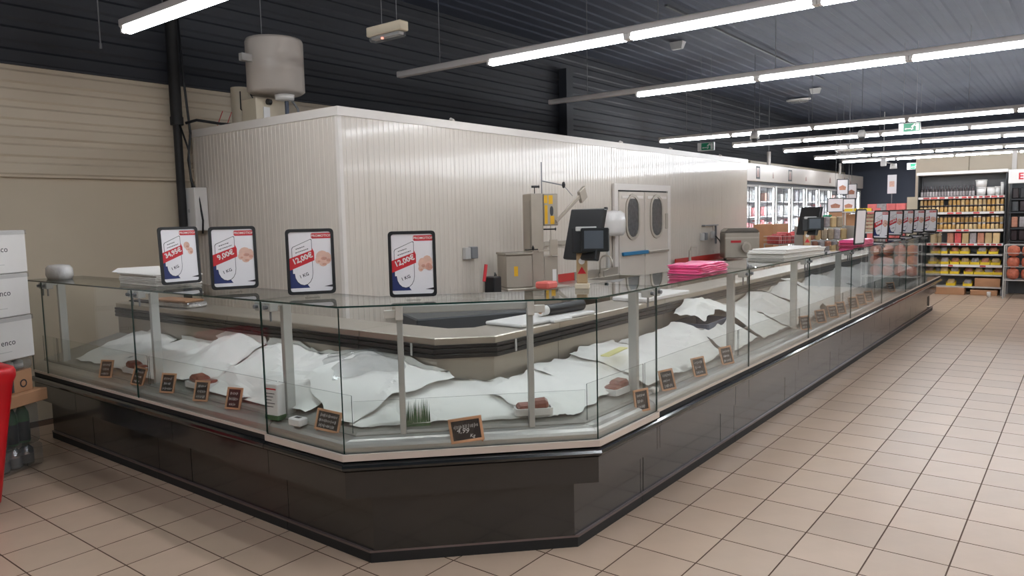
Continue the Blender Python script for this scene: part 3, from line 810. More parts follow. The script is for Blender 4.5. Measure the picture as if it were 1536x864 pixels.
MOUNDS = [(2.85, 6.05, .05, .3), (2.95, 4.75, .11, .24), (2.85, 4.15, .12, .25), (2.75, 3.6, .08, .28), (2.85, 3.25, .08, .28), (2.85, 2.7, .03, .25),
          (3.6, 2.35, .03, .25), (4.2, 2.35, .05, .3), (5.1, 2.25, .03, .3), (5.68, 2.5, .20, .40), (6.3, 2.4, .10, .3), (7.2, 2.5, .12, .3), (8.1, 2.5, .16, .3), (9.2, 2.45, .14, .35), (10.4, 2.45, .15, .4), (11.6, 2.45, .14, .4), (12.8, 2.45, .14, .4)]
SH = [
 ('thin paper sheet at the left end of the left display, behind the first price tag', 2.72, 5.95, .55, .62, .1, 1, .02),
 ('paper sheet with a brown gap beside it, behind the third price tag from the left', 2.72, 5.25, .62, .72, -.12, 2, .03),
 ('peaked paper sheet against the rear wall between the two left posts', 2.80, 4.70, .66, .60, .25, 3, .045),
 ('large peaked paper sheet behind the fourth and fifth left price tags', 2.72, 4.15, .72, .66, -.2, 4, .055),
 ('paper sheet beside the leftmost thick post of the corner unit', 2.70, 3.62, .70, .60, .15, 5, .04),
 ('speckled paper sheet behind the left edge of the corner pane', 2.78, 3.12, .66, .62, -.3, 6, .05),
 ('paper sheet hanging to a point left of the green strip in the corner pane', 2.62, 2.84, .46, .60, -PI / 4 + .1, 7, .03),
 ('broad paper sheet filling the middle of the corner pane behind the 4,99 tag', 2.95, 2.52, .70, .55, -PI / 4 - .1, 8, .02),
 ('paper sheet at the right of the corner pane above the brown meat tray', 3.34, 2.33, .60, .46, .10, 9, .025),
 ('paper sheet against the rear wall behind the thick right corner post', 3.78, 2.36, .62, .46, -.08, 10, .02),
 ('paper sheet beside the yellow strip in the first right-run unit', 4.25, 2.32, .62, .60, .2, 12, .03),
 ('flat paper sheet in front of the dark blue tub', 4.85, 2.28, .70, .58, -.15, 13, .03),
 ('paper sheet draped over the dark blue tub', 5.68, 2.47, .62, .25, .06, 14, .07),
 ('long paper sheet in front of the tub, right of the third right-run tag', 5.55, 2.15, .62, .26, -.04, 15, .015),
 ('paper sheet with a lifted corner behind the second right-run joint', 6.25, 2.34, .72, .62, .1, 16, .05),
 ('paper sheet in front of the open brown meat tray', 6.95, 2.32, .74, .62, -.18, 17, .06),
 ('steep paper sheet behind the third right-run post', 7.65, 2.40, .78, .60, .15, 18, .08),
 ('paper sheet with two dark slits, in the fourth right-run unit', 8.45, 2.36, .84, .66, -.1, 19, .08),
 ('paper sheet on the far side of the two slits, in the fourth right-run unit', 9.25, 2.36, .86, .66, .12, 20, .06),
 ('paper sheet in the fifth right-run unit', 10.15, 2.36, .95, .66, -.1, 21, .07),
 ('paper sheet in the sixth right-run unit', 11.3, 2.36, 1.1, .66, .08, 22, .06),
 ('paper sheet in the last right-run unit', 12.6, 2.36, 1.2, .66, -.06, 23, .06)]
for k, (lab, cx, cy, w, h, rot, seed, lift) in enumerate(SH):
    sheet('paper_sheet', lab, cx, cy, w, h, rot, seed, lift + .006 * (k % 3), [q for q in MOUNDS if abs(q[0] - cx) + abs(q[1] - cy) < 1.3], fold=.016)
sheet('plastic_film', 'glossy clear film lying on the paper in the left half of the corner unit', 2.86, 3.32, .42, .50, .6, 31, .105, [q for q in MOUNDS if abs(q[0] - 2.9) + abs(q[1] - 3.3) < 1.3], fold=.02, cat='film', m='film', fmin=.2)

# ---------------------------------------------------------------- weighing scales with customer display
def scale_unit(x, y, rz, label):
    # front (towards the customer) is local -y
    t = thing('weighing_scale', label, 'scale', (x, y, TOPZ), rz, 'counter scales')
    b = MB('tan'); b.cbox(-.03, .03, -.022, .022, .03, .215, .004); col = b.build('column', t); col['label'] = 'tan column with warning stickers'
    MB('beige').cbox(-.04, .04, -.03, .03, 0, .03, .004).build('column_foot', t)
    MB('white').cyl((0, -.023, .155), (0, -.0215, .155), .018, 14).build('round_sticker', col)
    MB('red').prism([(-.024, .085), (.024, .085), (0, .125)], -.0235, -.0215, 'y').build('warning_sticker', col)
    tf = T((.012, .02, .302), -.75, -.24, 0)
    s = MB('black'); s.cbox(-.135, .135, -.012, .022, -.145, .145, .006, 0, tf); sc = s.build('operator_screen', t)
    tf = T((.0, .0, .288), 0, -.08, 0)
    m = MB('black'); m.cbox(-.05, .05, -.05, -.012, -.09, .05, .006, 0, tf); m.build('screen_mount', t)
    m = MB('light_grey'); m.cbox(-.03, .10, -.056, -.048, .03, .055, .004, 0, tf); m.build('mount_clip', t)
    c = MB('black'); c.cbox(.0, .155, -.085, -.055, -.085, .045, .006, 0, tf); cd = c.build('customer_display', t)
    MB('screen').box(.02, .125, -.0866, -.0848, -.068, .03, 0, tf).build('display_screen', cd)
    MB('clear').box(-.002, .157, -.0885, -.0878, -.088, .048, 0, tf).build('plastic_wrap', cd)
    return t
scale_unit(3.53, 2.24, -PI / 4 - .30 + .0, 'black weighing scale with tan column on the corner canopy glass')
scale_unit(7.85, 2.27, -PI / 4 - .55, 'black weighing scale farther along the right run, behind the white paper stack')

# ---------------------------------------------------------------- stacks on the canopy
def paper_stack(x, y, rz, w, d, n, lab, step=.0115, jit=.012, m='paper'):
    t = thing('paper_stack', lab, 'paper', (x, y, TOPZ), rz)
    r_ = random.Random(n); z = 0
    for k in range(n):
        dx, dy = r_.uniform(-jit, jit), r_.uniform(-jit, jit)
        MB(m).cbox(-w / 2 + dx, w / 2 + dx, -d / 2 + dy, d / 2 + dy, z, z + step - .001, .003).build('paper_bundle', t); z += step
    return t, z
t, z = paper_stack(2.60, 5.15, PI / 2 - .04, .56, .32, 7, 'white wrapping paper stack behind the leftmost promotion sign')
s = MB('paper'); s.add([(-.20, -.18, z), (.36, -.18, z), (.36, .17, z), (-.2, .17, z), (.42, -.2, z + .02), (.42, .1, z + .022)], [(0, 1, 2, 3), (1, 4, 5, 2)], 0, True); s.build('loose_sheet', t)
t, z = paper_stack(6.95, 2.18, -.10, .90, .34, 5, 'cream white wrapping paper stack on the right run canopy, beside the pink bags', .013, .02, 'paper')
b = MB('paper'); b.cbox(-.42, .34, -.17, .15, z, z + .014, .006); b.build('rolled_edge', t)
def bag_stack(x, y, rz, w, d, n, lab):
    t = thing('bag_stack', lab, 'bags', (x, y, TOPZ), rz)
    r_ = random.Random(int(x * 10)); z = 0
    for k in range(n):
        dx, dy = r_.uniform(-.015, .015), r_.uniform(-.012, .012); h = .013
        b = MB('pinkbag'); nx = 8; vs = []; 
        for s_ in range(nx + 1):
            u = -w / 2 + w * s_ / nx; wv = .004 * math.sin(s_ * 1.7 + k); dd_ = d / 2 * (1 - .1 * abs(math.sin(s_ * .9 + k)))
            for (v, zz) in ((-dd_, .5), (-dd_ * .9, .05), (dd_ * .9, .05), (dd_, .5), (dd_ * .85, 1), (-dd_ * .85, 1)):
                vs.append((u + dx, v + dy, z + h * zz + wv * (zz > .2) + .001))
        fs = [(i * 6 + j, i * 6 + (j + 1) % 6, (i + 1) * 6 + (j + 1) % 6, (i + 1) * 6 + j) for i in range(nx) for j in range(6)]
        fs += [(0, 1, 2, 3, 4, 5), tuple(nx * 6 + q for q in (5, 4, 3, 2, 1, 0))]
        b.add(vs, fs, 0, True); b.build('bag_bundle', t); z += h
    return t
bag_stack(4.86, 2.14, .0, .50, .24, 5, 'pink plastic bag stack on the canopy left of the cream paper stack')
bag_stack(9.35, 2.15, .0, .62, .26, 5, 'far pink plastic bag stack behind the edge-on promotion sign')
b = MB('bagwhite'); n = 14; prof = [(.0, 0), (.075, 0), (.085, .03), (.082, .085), (.066, .108), (.03, .114), (.0, .112)]
b.lathe([(max(r, .001), z) for r, z in prof], 16, (0, 0, 0), 0, Matrix.Diagonal((1.0, 1.9, 1, 1)))
o = b.build('plastic_bag', None, (2.46, 6.45, TOPZ)); tag(o, 'crumpled white plastic bag on the canopy beside the white cartons', 'bag')

# things on the rear worktop
WT = 1.0555
t = thing('foil_tray', 'foil wrapped tray on the rear worktop of the left counter', 'tray', (3.08, 5.82, WT), .1)
b = MB('foil'); b.cbox(-.09, .09, -.26, .26, 0, .045, .012); b.build('foil_wrap', t)
b = MB('cardboard'); b.cbox(-.085, .085, -.22, .24, .0455, .062, .004); b.build('cardboard_lid', t)
t = thing('cutting_board', 'white cutting board on the corner rear worktop under the film roll', 'board', (3.92, 2.76, WT), -.05)
b = MB('white'); b.cbox(-.42, .36, -.13, .16, 0, .022, .006); b.build('board', t)
b = MB('white'); b.cbox(-.14, .05, -.17, -.13, -.0, .02, .005); b.build('grip', t)
t = thing('film_roll', 'black film roll with white core end lying on the white cutting board', 'roll', (4.0, 2.74, WT + .0225 + .036), -.12)
b = MB('black'); b.cyl((-.10, 0, 0), (.26, 0, 0), .036, 14); b.build('film', t)
b = MB('white'); b.cyl((-.16, 0, 0), (-.10, 0, 0), .033, 14); b.build('core', t)
b = MB('cardboard'); b.cyl((-.1605, 0, 0), (-.16, 0, 0), .02, 12); b.build('core_hole', t)
b = MB('white'); b.cbox(-.36, .36, -.15, .15, 0, .03, .006); o = b.build('cutting_board', None, (5.35, 2.74, WT), -.03); tag(o, 'long white board on the rear worktop under the pink bag stack', 'board')
b = MB('black_matt'); b.cbox(-.05, .05, -.22, .22, 0, .01, .003); o = b.build('mat', None, (3.12, 6.42, WT)); tag(o, 'black mat at the left end of the rear worktop', 'mat')
t = thing('support_arm', 'black bent tube arm holding the canopy glass at the left end', 'bracket', (3.2, 6.52, WT))
b = MB('black'); b.tube([(0, 0, 0), (0, 0, .12), (-.03, -.0, .16), (-.50, -.02, .238)], .012, 8); b.build('arm_tube', t)
# end wall of the left worktop
b = MB('dark_grey'); b.cbox(3.06, 3.25, 6.652, 6.68, .0, 1.045, .004); o = b.build('end_board', None); tag(o, 'dark end board at the left end of the counter by the wall', 'board')

# items inside the display
def meat_tray(x, y, rz, w, d, lab, z=None, m='meat'):
    z = deckz(max(.09, dperp(x, y))) + .002 if z is None else z
    t = thing('meat_tray', lab, 'tray', (x, y, z), rz)
    b = MB('white'); ring(b, rrect(w, d, .02, 2), rrect(w - .02, d - .02, .015, 2), 0, .035, 'z'); b.prism(rrect(w - .01, d - .01, .02, 2), 0, .005); b.build('tray', t)
    sl = MB(m); sl.cbox(-w * .42, w * .12, -d * .38, d * .36, .006, .045, .012, 0, T((0, 0, .004), .08, .06)); sl.build('meat', t)
    sl = MB(m); sl.cbox(-w * .05, w * .42, -d * .36, d * .38, .012, .06, .014, 0, T((0, 0, .006), -.1, 0, -.1)); sl.build('meat', t)
    return t
meat_tray(3.08, 2.27, -PI / 4, .20, .13, 'white tray of brown meat at the right of the corner pane, beside the chamfer post')
meat_tray(2.47, 4.42, PI / 2, .24, .13, 'dark meat tray between the third and fourth left price tags')
meat_tray(2.47, 5.30, PI / 2, .2, .12, 'dark meat tray left of the third price tag')
meat_tray(3.72, 2.14, 0, .2, .12, 'meat tray left of the thick right corner post')
meat_tray(6.9, 2.50, .1, .3, .14, 'brown meat tray open between the papers in the third right-run unit')
b = MB('green'); r_ = random.Random(3)
for k in range(26):
    px = -.10 + .2 * k / 25; h = .07 + r_.uniform(0, .03)
    for s_ in (-1, 1): b.add([(px - .005, s_ * .004, 0), (px + .005, s_ * .004, 0), (px + r_.uniform(-.006, .006), s_ * .012, h)], [(0, 1, 2)])
b.box(-.105, .105, -.008, .008, 0, .012)
o = b.build('grass_divider', None, (2.615, 2.655, deckz(.1) + .003), -PI / 4); o.scale = (.62, 1, 1.5); tag(o, 'green plastic grass divider at the left chamfer post', 'divider')
b = MB([mat('pale yellow film', (222, 214, 138), .4)]); b.cbox(-.16, .16, -.03, .03, 0, .008, .003); o = b.build('yellow_strip', None, (4.02, 2.32, .86), .15); tag(o, 'yellow plastic strip between papers behind the thick right post', 'strip')
t = thing('tub', 'dark blue plastic tub with white label under the draped paper', 'tub', (5.58, 2.43, deckz(.5) + .005), .06)
b = MB('teal'); ring(b, rrect(.52, .30, .03, 2), rrect(.49, .27, .025, 2), 0, .11, 'z'); b.prism(rrect(.5, .28, .03, 2), 0, .01); b.build('tub_body', t)
MB('white').box(-.2615, -.2595, -.12, -.06, .04, .08).build('tub_label', t)
t = thing('printed_carton', 'slim white printed carton with green foot at the first left glass joint', 'carton', (2.345, 3.47, SZ + .001), PI + .15)
b = MB('white'); b.cbox(-.03, .03, -.05, .05, .0, .20, .004); cb = b.build('carton_body', t)
b = MB('green'); b.cbox(-.032, .032, -.052, .052, 0, .03, .004); b.build('green_foot', t)
b = MB('red'); b.box(.0301, .0305, -.042, .042, .168, .176); b.build('red_line', cb)
b = MB('ink')
for k in range(5): b.box(.0301, .0305, -.04, .03 - .012 * (k % 3), .145 - k * .018, .149 - k * .018)
b.build('small_print', cb)['kind'] = 'stuff'
t = thing('label_printer', 'small white box with dark slot on the sill left of the corner pane', 'box', (2.335, 3.26, SZ + .001), PI + .1)
MB('white').cbox(-.03, .03, -.045, .045, 0, .042, .006).build('case', t); MB('black').box(-.012, .012, -.02, .02, .042, .0425).build('slot', t)
b = MB('trim_white'); b.cbox(-.03, .03, -.02, .02, 0, .03, .005); o = b.build('glass_latch', None, (3.98, 2.03, SZ + .001)); tag(o, 'small white latch block on the sill right of the first right joint', 'latch')

# ---------------------------------------------------------------- staff side: worktops, saw, mincer, sink
def worktop(x0, x1, lab, red=True):
    t = thing('worktop', lab, 'worktop', (x0, 4.35, 0))
    L = x1 - x0
    b = MB('steel'); b.cbox(0, L, 0, .60, .90, .935, .004); b.build('top', t)
    b = MB('steel_dull'); b.cbox(.03, L - .03, .05, .58, .25, .27, .003); b.build('lower_shelf', t)
    if red: b = MB('redboard'); b.cbox(0, L, .585, .605, .935, 1.03, .003); o = b.build('backsplash', t); o['label'] = 'red backsplash board'
    for px in (.04, L - .08):
        for py in (.04, .54): MB('steel_dull').box(px, px + .04, py, py + .04, 0, .90).build('leg', t)
    return t
worktop(4.60, 5.55, 'steel worktop left of the bone saw', False)
worktop(6.70, 7.60, 'steel worktop with red backsplash behind the first scale')
worktop(10.42, 13.3, 'long steel worktop with red backsplash carrying the mincer')
t = thing('sink', 'steel sink with tap left of the double door', 'sink', (7.64, 4.36, 0))
b = MB('steel'); ring(b, [(0, 0), (1.05, 0), (1.05, .6), (0, .6)], [(.12, .08), (.93, .08), (.93, .5), (.12, .5)], .88, .93, 'z'); b.build('sink_top', t)
b = MB('steel_dull'); ring(b, [(.1, .06), (.95, .06), (.95, .52), (.1, .52)], [(.12, .08), (.93, .08), (.93, .5), (.12, .5)], .62, .88, 'z'); b.box(.1, .95, .06, .52, .60, .62); b.build('basin', t)
b = MB('steel'); b.box(0, 1.05, .59, .61, .93, 1.03); b.build('splash_rim', t)
b = MB('steel_dull'); b.box(.03, 1.02, .04, .58, 0, .6); b.build('cabinet', t)
b = MB('steel'); b.cyl((.52, .55, .93), (.52, .55, .98), .022, 10); b.tube([(.52, .55, .98), (.52, .55, 1.12)] + [(.52, .55 - .09 + .09 * math.cos(a), 1.12 + .09 * math.sin(a)) for a in [PI * k / 6 for k in range(1, 7)]] + [(.52, .37, 1.06)], .011, 8); b.build('tap', t)
b = MB('steel'); b.cyl((.62, .55, .93), (.62, .55, 1.0), .012, 8); b.cyl((.62, .55, 1.0), (.69, .52, 1.02), .008, 8); b.build('tap_lever', t)
t = thing('water_tap', 'slim steel tap on the worktop right of the double door', 'tap', (10.62, 4.80, .936))
b = MB('steel'); b.cyl((0, 0, 0), (0, 0, .22), .025, 10, r2=.016); b.tube([(0, 0, .2), (0, -.02, .27), (.03, -.1, .28)], .014, 8); b.build('tap_body', t)
b = MB('wood'); b.cbox(-.09, .09, -.02, .02, 0, .05, .008); o = b.build('brush', None, (10.62, 4.62, .936)); tag(o, 'wooden handled brush on the worktop right of the door', 'brush')
# bone saw
t = thing('bone_saw', 'steel butcher band saw with yellow stickers, standing behind the corner counter', 'saw', (6.12, 4.42, 0), -.6); t.scale = (.52, .70, 1)
b = MB('steel_dull'); b.cbox(-.06, .52, .02, .50, .08, .90, .01); b.build('base', t)
for px in (-.02, .44):
    for py in (.06, .42): MB('black').cyl((px + .02, py, 0), (px + .02, py, .09), .025, 8).build('foot', t)
b = MB('steel_dull'); b.cbox(-.06, .20, .10, .48, .90, 1.95, .012); b.build('column', t)
b = MB('steel_dull'); b.cbox(.202, .50, .08, .48, 1.62, 1.945, .012); hd = b.build('upper_wheel_case', t)
b = MB('steel_dull'); b.cbox(-.07, -.062, .14, .42, 1.02, 1.88, .003); b.build('side_door', t)
b = MB('steel'); b.cbox(-.64, .66, -.05, .50, .975, 1.0, .005); b.build('saw_table', t)
b = MB('steel_dull'); b.cbox(-.62, -.08, .04, .48, 1.001, 1.335, .01); o = b.build('motor_case', t)
b = MB('steel_dull'); b.cbox(-.64, -.06, .02, .49, 1.336, 1.356, .004); b.build('motor_lid', t)
b = MB('steel_dull'); b.cbox(.202, .50, .12, .48, 1.001, 1.31, .008); b.build('lower_wheel_case', t)
b = MB('white'); b.box(.38, .46, .1185, .1205, 1.05, 1.17); b.build('data_plate', t)
b = MB('steel'); b.cbox(.29, .46, .04, .06, 1.32, 1.48, .004); b.box(.05, .29, .045, .055, 1.36, 1.375); b.build('pusher_plate', t)
b = MB('steel'); b.box(.345, .357, .10, .118, 1.30, 1.63); b.build('saw_blade', t)
b = MB('grey'); b.cyl((.22, .2, 1.945), (.22, .2, 2.27), .011, 8); b.build('guide_rod', t)
b = MB('grey'); b.cyl((.22, .2, 2.08), (.66, .15, 2.03), .006, 6); b.cyl((.66, .15, 2.03), (.82, .1, 1.92), .004, 6); b.build('tension_bar', t)
b = MB('black'); b.lathe([(.001, -.035), (.024, -.026), (.035, 0), (.024, .026), (.001, .035)], 12, (.66, .15, 2.035)); b.build('ball_knob', t)
b = MB('steel_dull'); b.add([], []); 
tf = T((.44, .06, 1.66), 0, 0, -.46); b.cbox(0, .62, -.02, .02, -.02, .02, .004, 0, tf); b.cbox(.56, .70, -.05, .05, -.075, .055, .008, 0, tf); b.build('feed_arm', t)
b = MB('black'); b.cyl((.05, .16, 1.945), (.05, .16, 2.02), .01, 8); b.cyl((-.01, .16, 2.02), (.12, .16, 2.02), .012, 8); b.lathe([(.001, -.02), (.02, 0), (.001, .02)], 8, (.14, .16, 2.02)); b.build('tension_knob', t)
b = MB('black'); b.cyl((.18, .07, 1.585), (.42, .07, 1.585), .008, 8); b.lathe([(.001, -.02), (.02, 0), (.001, .02)], 8, (.43, .07, 1.585)); b.build('guide_lever', t)
b = MB('black'); b.lathe([(.001, -.03), (.03, 0), (.001, .03)], 10, (-.08, .0, 1.40)); b.cyl((-.25, .0, 1.385), (.02, .0, 1.385), .006, 6); b.build('lock_knob', t)
yl = mat('yellow sticker', (222, 170, 30), .5, var=.05)
for (px0, px1, z0, z1) in ((.205, .275, 1.85, 1.93), (.215, .275, 1.64, 1.83), (.30, .385, 1.84, 1.93), (.33, .415, 1.635, 1.72)):
    MB(yl).box(px0, px1, .0775, .0798, z0, z1).build('warning_sticker', hd)
MB('dark_grey').prism(oval(.07, .1, 6, .36, 1.77), .0775, .0798, 'y').build('round_plate', hd)
MB(yl).box(-.46, -.38, .0375, .0398, 1.12, 1.22).build('warning_sticker', o)
# small things on the left worktop
t = thing('knife', 'knife with red handle leaning up on the worktop left of the saw', 'knife', (5.36, 4.50, .936))
b = MB('steel'); b.prism([(-.03, .0), (.012, 0), (.022, .19), (.0, .19)], -.002, .002, 'y'); b.build('blade', t)
b = MB('red'); b.cyl((.010, 0, .18), (.045, 0, .34), .016, 10); b.build('handle', t)
b = MB('black'); b.cbox(-.12, .12, -.1, .1, 0, .02, .006); b.build('knife_stand', t)
t = thing('steriliser', 'small black box with cable on the worktop by the saw', 'box', (5.50, 4.50, .936))
b = MB('black'); b.cbox(-.07, .05, -.07, .07, 0, .22, .01); b.build('case', t); b = MB('black'); b.tube([(.03, 0, .22), (.06, .02, .25), (.1, .04, .23), (.12, .05, .15)], .006, 6); b.build('cable', t)
b = MB('dark_grey'); b.cbox(-.18, .16, -.14, .14, 0, .035, .01); o = b.build('tray', None, (5.0, 4.62, .936)); tag(o, 'flat dark tray on the worktop left of the saw', 'tray')
salmon = mat('salmon plastic', (228, 112, 102), .5)
b = MB(salmon); b.cbox(-.09, .09, -.08, .08, 0, .07, .015); o = b.build('box', None, (6.08, 4.06, 1.0052)); o.location = (6.05, 4.26, 1.002); tag(o, 'salmon pink plastic box at the foot of the saw', 'box')
# storage trolley behind the corner
t = thing('storage_trolley', 'dark grey trolley box behind the corner rear worktop', 'trolley', (4.35, 3.72, 0), -.5)
b = MB('dark_grey'); b.cbox(-.55, .55, -.22, .22, .10, 1.0, .01); b.build('body', t)
b = MB('black'); b.tube([(-.1, -.225, .86), (-.1, -.26, .86), (.02, -.26, .86), (.02, -.225, .86)], .01, 6); b.build('handle', t)
for px in (-.48, .48):
    for py in (-.16, .16): MB('black').cyl((px, py - .02, .05), (px, py + .02, .05), .05, 10).build('castor', t)
# mincer
t = thing('meat_mincer', 'stainless steel meat mincer on the long worktop', 'mincer', (12.05, 4.575, .936), -1.0); t.scale = (.82, .9, .98)
b = MB('steel_dull'); b.cbox(-.34, .34, -.24, .24, .03, .47, .02); b.build('body', t)
b = MB('steel_dull'); b.add([(-.34, -.24, .475), (.34, -.24, .475), (.34, .24, .475), (-.34, .24, .475), (-.26, -.18, .53), (.26, -.18, .53), (.26, .18, .53), (-.26, .18, .53)], [(4, 5, 6, 7), (0, 1, 5, 4), (1, 2, 6, 5), (2, 3, 7, 6), (3, 0, 4, 7)]); b.build('feed_pan', t)
b = MB('steel'); b.cyl((.06, -.24, .22), (.06, -.34, .22), .075, 16); b.cyl((.06, -.34, .22), (.06, -.36, .22), .088, 16); nz = b.build('outlet', t)
b = MB('steel_dull'); b.cyl((.06, -.361, .22), (.06, -.36, .22), .055, 14); b.build('outlet_plate', nz)
b = MB('steel'); b.box(-.33, .33, -.2425, -.24, .36, .385); b.build('trim_band', t)
b = MB('red'); b.box(-.22, -.02, -.2435, -.24, .29, .33); b.build('red_badge', t)
for px in (-.28, .28): MB('black').cyl((px, 0, 0), (px, 0, .035), .03, 8).build('foot', t)

# wall fittings on the cold room
def outlet(x, z, lab, two=True):
    t = thing('wall_socket', lab, 'socket', (x, CY - .006, z))
    b = MB('light_grey'); b.cbox(-.05, .03, -.05, 0, -.06, .06, .006); b.build('socket_box', t)
    if two: b = MB('grey'); b.cbox(.035, .13, -.06, 0, -.055, .065, .006); b.build('plug', t)
outlet(5.68, 1.36, 'grey wall socket and plug left of the saw')
outlet(11.48, 1.33, 'grey wall socket right of the double door')
outlet(11.9, 1.35, 'grey wall socket with cable beside the mincer', False)
b = MB('black'); b.tube([(11.92, 4.93, 1.33), (12.02, 4.9, 1.25), (12.12, 4.88, 1.05), (12.2, 4.85, .95)], .01, 6); o = b.build('power_cable'); tag(o, 'black cable from the wall socket down to the mincer', 'cable')
t = thing('wall_bracket', 'thin grey bracket shelf on the wall above the sockets', 'bracket', (11.7, CY - .006, 1.5))
b = MB('grey'); b.box(-.2, .35, -.06, 0, 0, .02); b.build('plate', t); b = MB('grey'); b.box(.28, .31, -.05, -.02, -.3, 0); b.build('drop_rod', t)
b = MB('steel_dull'); b.cbox(0, .7, -.03, 0, -.025, .025, .003); o = b.build('knife_rail', None, (7.02, CY - .006, 1.40)); tag(o, 'short steel rail on the wall right of the saw', 'rail')
t = thing('towel_dispenser', 'bulging translucent white bag hanging on the wall left of the double door', 'bag', (8.48, CY - .006, 1.44))
b = MB('bagwhite'); b.lathe([(.001, 0), (.13, .01), (.16, .06), (.165, .2), (.15, .29), (.1, .325), (.001, .335)], 16, (0, -.13, 0), 0, Matrix.Diagonal((1.35, .8, 1, 1))); b.build('bag', t)
MB('black').cyl((-.05, -.04, .36), (-.05, 0, .36), .02, 8).build('hook', t)
MB('light_grey').box(-.02, .02, -.03, 0, -.55, 0).build('back_strip', t)
# electric box, pole and cables on the left
t = thing('electric_box', 'tall white electric box on the cold room wall behind the black pole', 'electric box', (CX - .008, 7.22, 1.60))
b = MB('white'); b.cbox(-.14, 0, -.17, .06, .05, .48, .008); b.build('case', t); b = MB('light_grey'); b.cyl((-.143, -.05, .25), (-.14, -.05, .25), .02, 10); b.build('lock', t)
t = thing('cable_pole', 'black pole with cables against the cream wall at the cold room corner', 'pole', (3.93, 7.22, 0))
b = MB('black_matt'); b.cyl((0, 0, 0), (0, 0, 2.75), .04, 10); b.cyl((0, 0, 2.75), (0, 0, 4.555), .055, 10); b.build('pole', t)
b = MB('black_matt'); b.cyl((0, 0, 2.70), (0, 0, 2.78), .062, 10); b.build('collar', t)
b = MB('black'); b.tube([(.03, -.05, 4.2), (.06, -.06, 3.2), (.10, -.06, 2.62), (.05, -.08, 2.35), (.07, -.09, 2.1), (.06, -.1, 1.9)], .012, 6); b.build('cable', t)
b = MB('black'); b.tube([(.06, -.05, 2.72), (.14, -.12, 2.75), (.3, -.3, 2.71), (.5, -.5, 2.69)], .014, 6); b.build('cable', t)
b = MB('black'); b.tube([(.0, -.05, 2.7), (.05, -.1, 2.45), (.03, -.14, 2.15), (.09, -.16, 2.0), (.11, -.18, 1.75), (.10, -.18, 1.62)], .010, 6); b.build('cable', t)
for k in range(2):
    b = MB('red'); b.cyl((4.22 + .1 * k, 7.0, CH), (4.30 + .1 * k, 7.0, CH + .18), .004, 5); o = b.build('rod'); tag(o, 'thin red rod sticking up from the cold room roof, %s one' % ('left' if k == 0 else 'right'), 'rod')
# water heater on the cold room roof
t = thing('water_heater', 'white cylindrical water heater above the cold room roof', 'water heater', (4.54, 6.42, CH))
b = MB('heater'); b.lathe([(.001, .30), (.24, .305), (.275, .33), (.275, .80), (.265, .825), (.001, .84)], 32, (0, 0, 0)); b.build('tank', t)
b = MB('white'); b.lathe([(.001, .245), (.09, .25), (.095, .30), (.001, .301)], 18, (.05, -.06, 0)); b.build('bottom_cap', t)
b = MB('light_grey'); b.cbox(-.38, -.26, -.03, .03, .58, .65, .004); b.build('mounting_lug', t)
b = MB('beige'); b.cbox(-.20, .14, .06, .30, 0, .26, .004); b.build('support_box', t)
b = MB('white'); b.box(-.12, -.05, .0485, .0595, .06, .18); b.build('white_tag', t)
b = MB('navyshade'); b.cyl((.10, -.02, .10), (.10, -.02, .26), .02, 8); b.cyl((.10, -.02, .1), (.24, -.06, .06), .02, 8); b.build('blue_valve', t)
b = MB('grey'); b.tube([(.14, -.05, .26), (.2, -.06, .18), (.22, -.06, .02)], .012, 6); b.build('pipe', t)
MB('black').cyl((-.09, .03, .23), (-.05, .03, .23), .03, 8).build('fitting', t)
MB('grey').cyl((-.1, .05, .84), (-.1, .05, 4.565 - CH), .005, 6).build('hanging_wire', t)
t = thing('vent_pipe', 'cream pipe stub with looped cable standing on the cold room roof', 'pipe', (4.50, 6.98, CH))
b = MB('beige'); b.cyl((0, 0, 0), (0, 0, .43), .095, 18); b.build('pipe', t)
b = MB('black'); b.tube([(-.06, -.09, .38), (-.07, -.1, .2), (-.02, -.11, .16), (.06, -.1, .22), (.08, -.1, .32), (.03, -.09, .42)], .006, 6); b.build('cable_loop', t)
MB('light_grey').cbox(-.06, .0, -.12, -.1, .13, .17, .004).build('cable_tie', t)

# ---------------------------------------------------------------- cartons, goods and basket at the left
CA = math.atan2(.131, .263)
CTF = (2.078, 5.977)           # right front corner of the carton stack
def cpos(u, v): return (CTF[0] + u * math.cos(CA) - v * math.sin(CA), CTF[1] + u * math.sin(CA) + v * math.cos(CA))
z = .802
for k in range(3):
    w, d, h = .62, .38, .298
    x, y = cpos(-w - (.006 if k == 1 else .0) , 0)
    t = thing('carton', 'white carton wrapped in film, %s of the stack of three at the left edge' % ('bottom', 'middle', 'topmost')[k], 'carton', (x, y, z), CA, 'white cartons')
    cb = MB('white').cbox(0, w, 0, d, 0, h, .006).build('box', t)
    text('enco', .058, cb, (w - .215 + .0 * k, -.0008, h * (.56 if k else .42)), (PI / 2, 0, 0), 'ink', 'lettering', .0004, spacing=1.05)
    b = MB('light_grey'); b.box(w - .36, w - .19, -.0008, -.0002, h * .2, h * .2 + .004); b.build('thin_line', cb)
    f = MB('film'); f.box(-.003, w + .003, -.004, d + .003, h - .03, h + .001); f.build('film_fold', t)
    z += h + .003
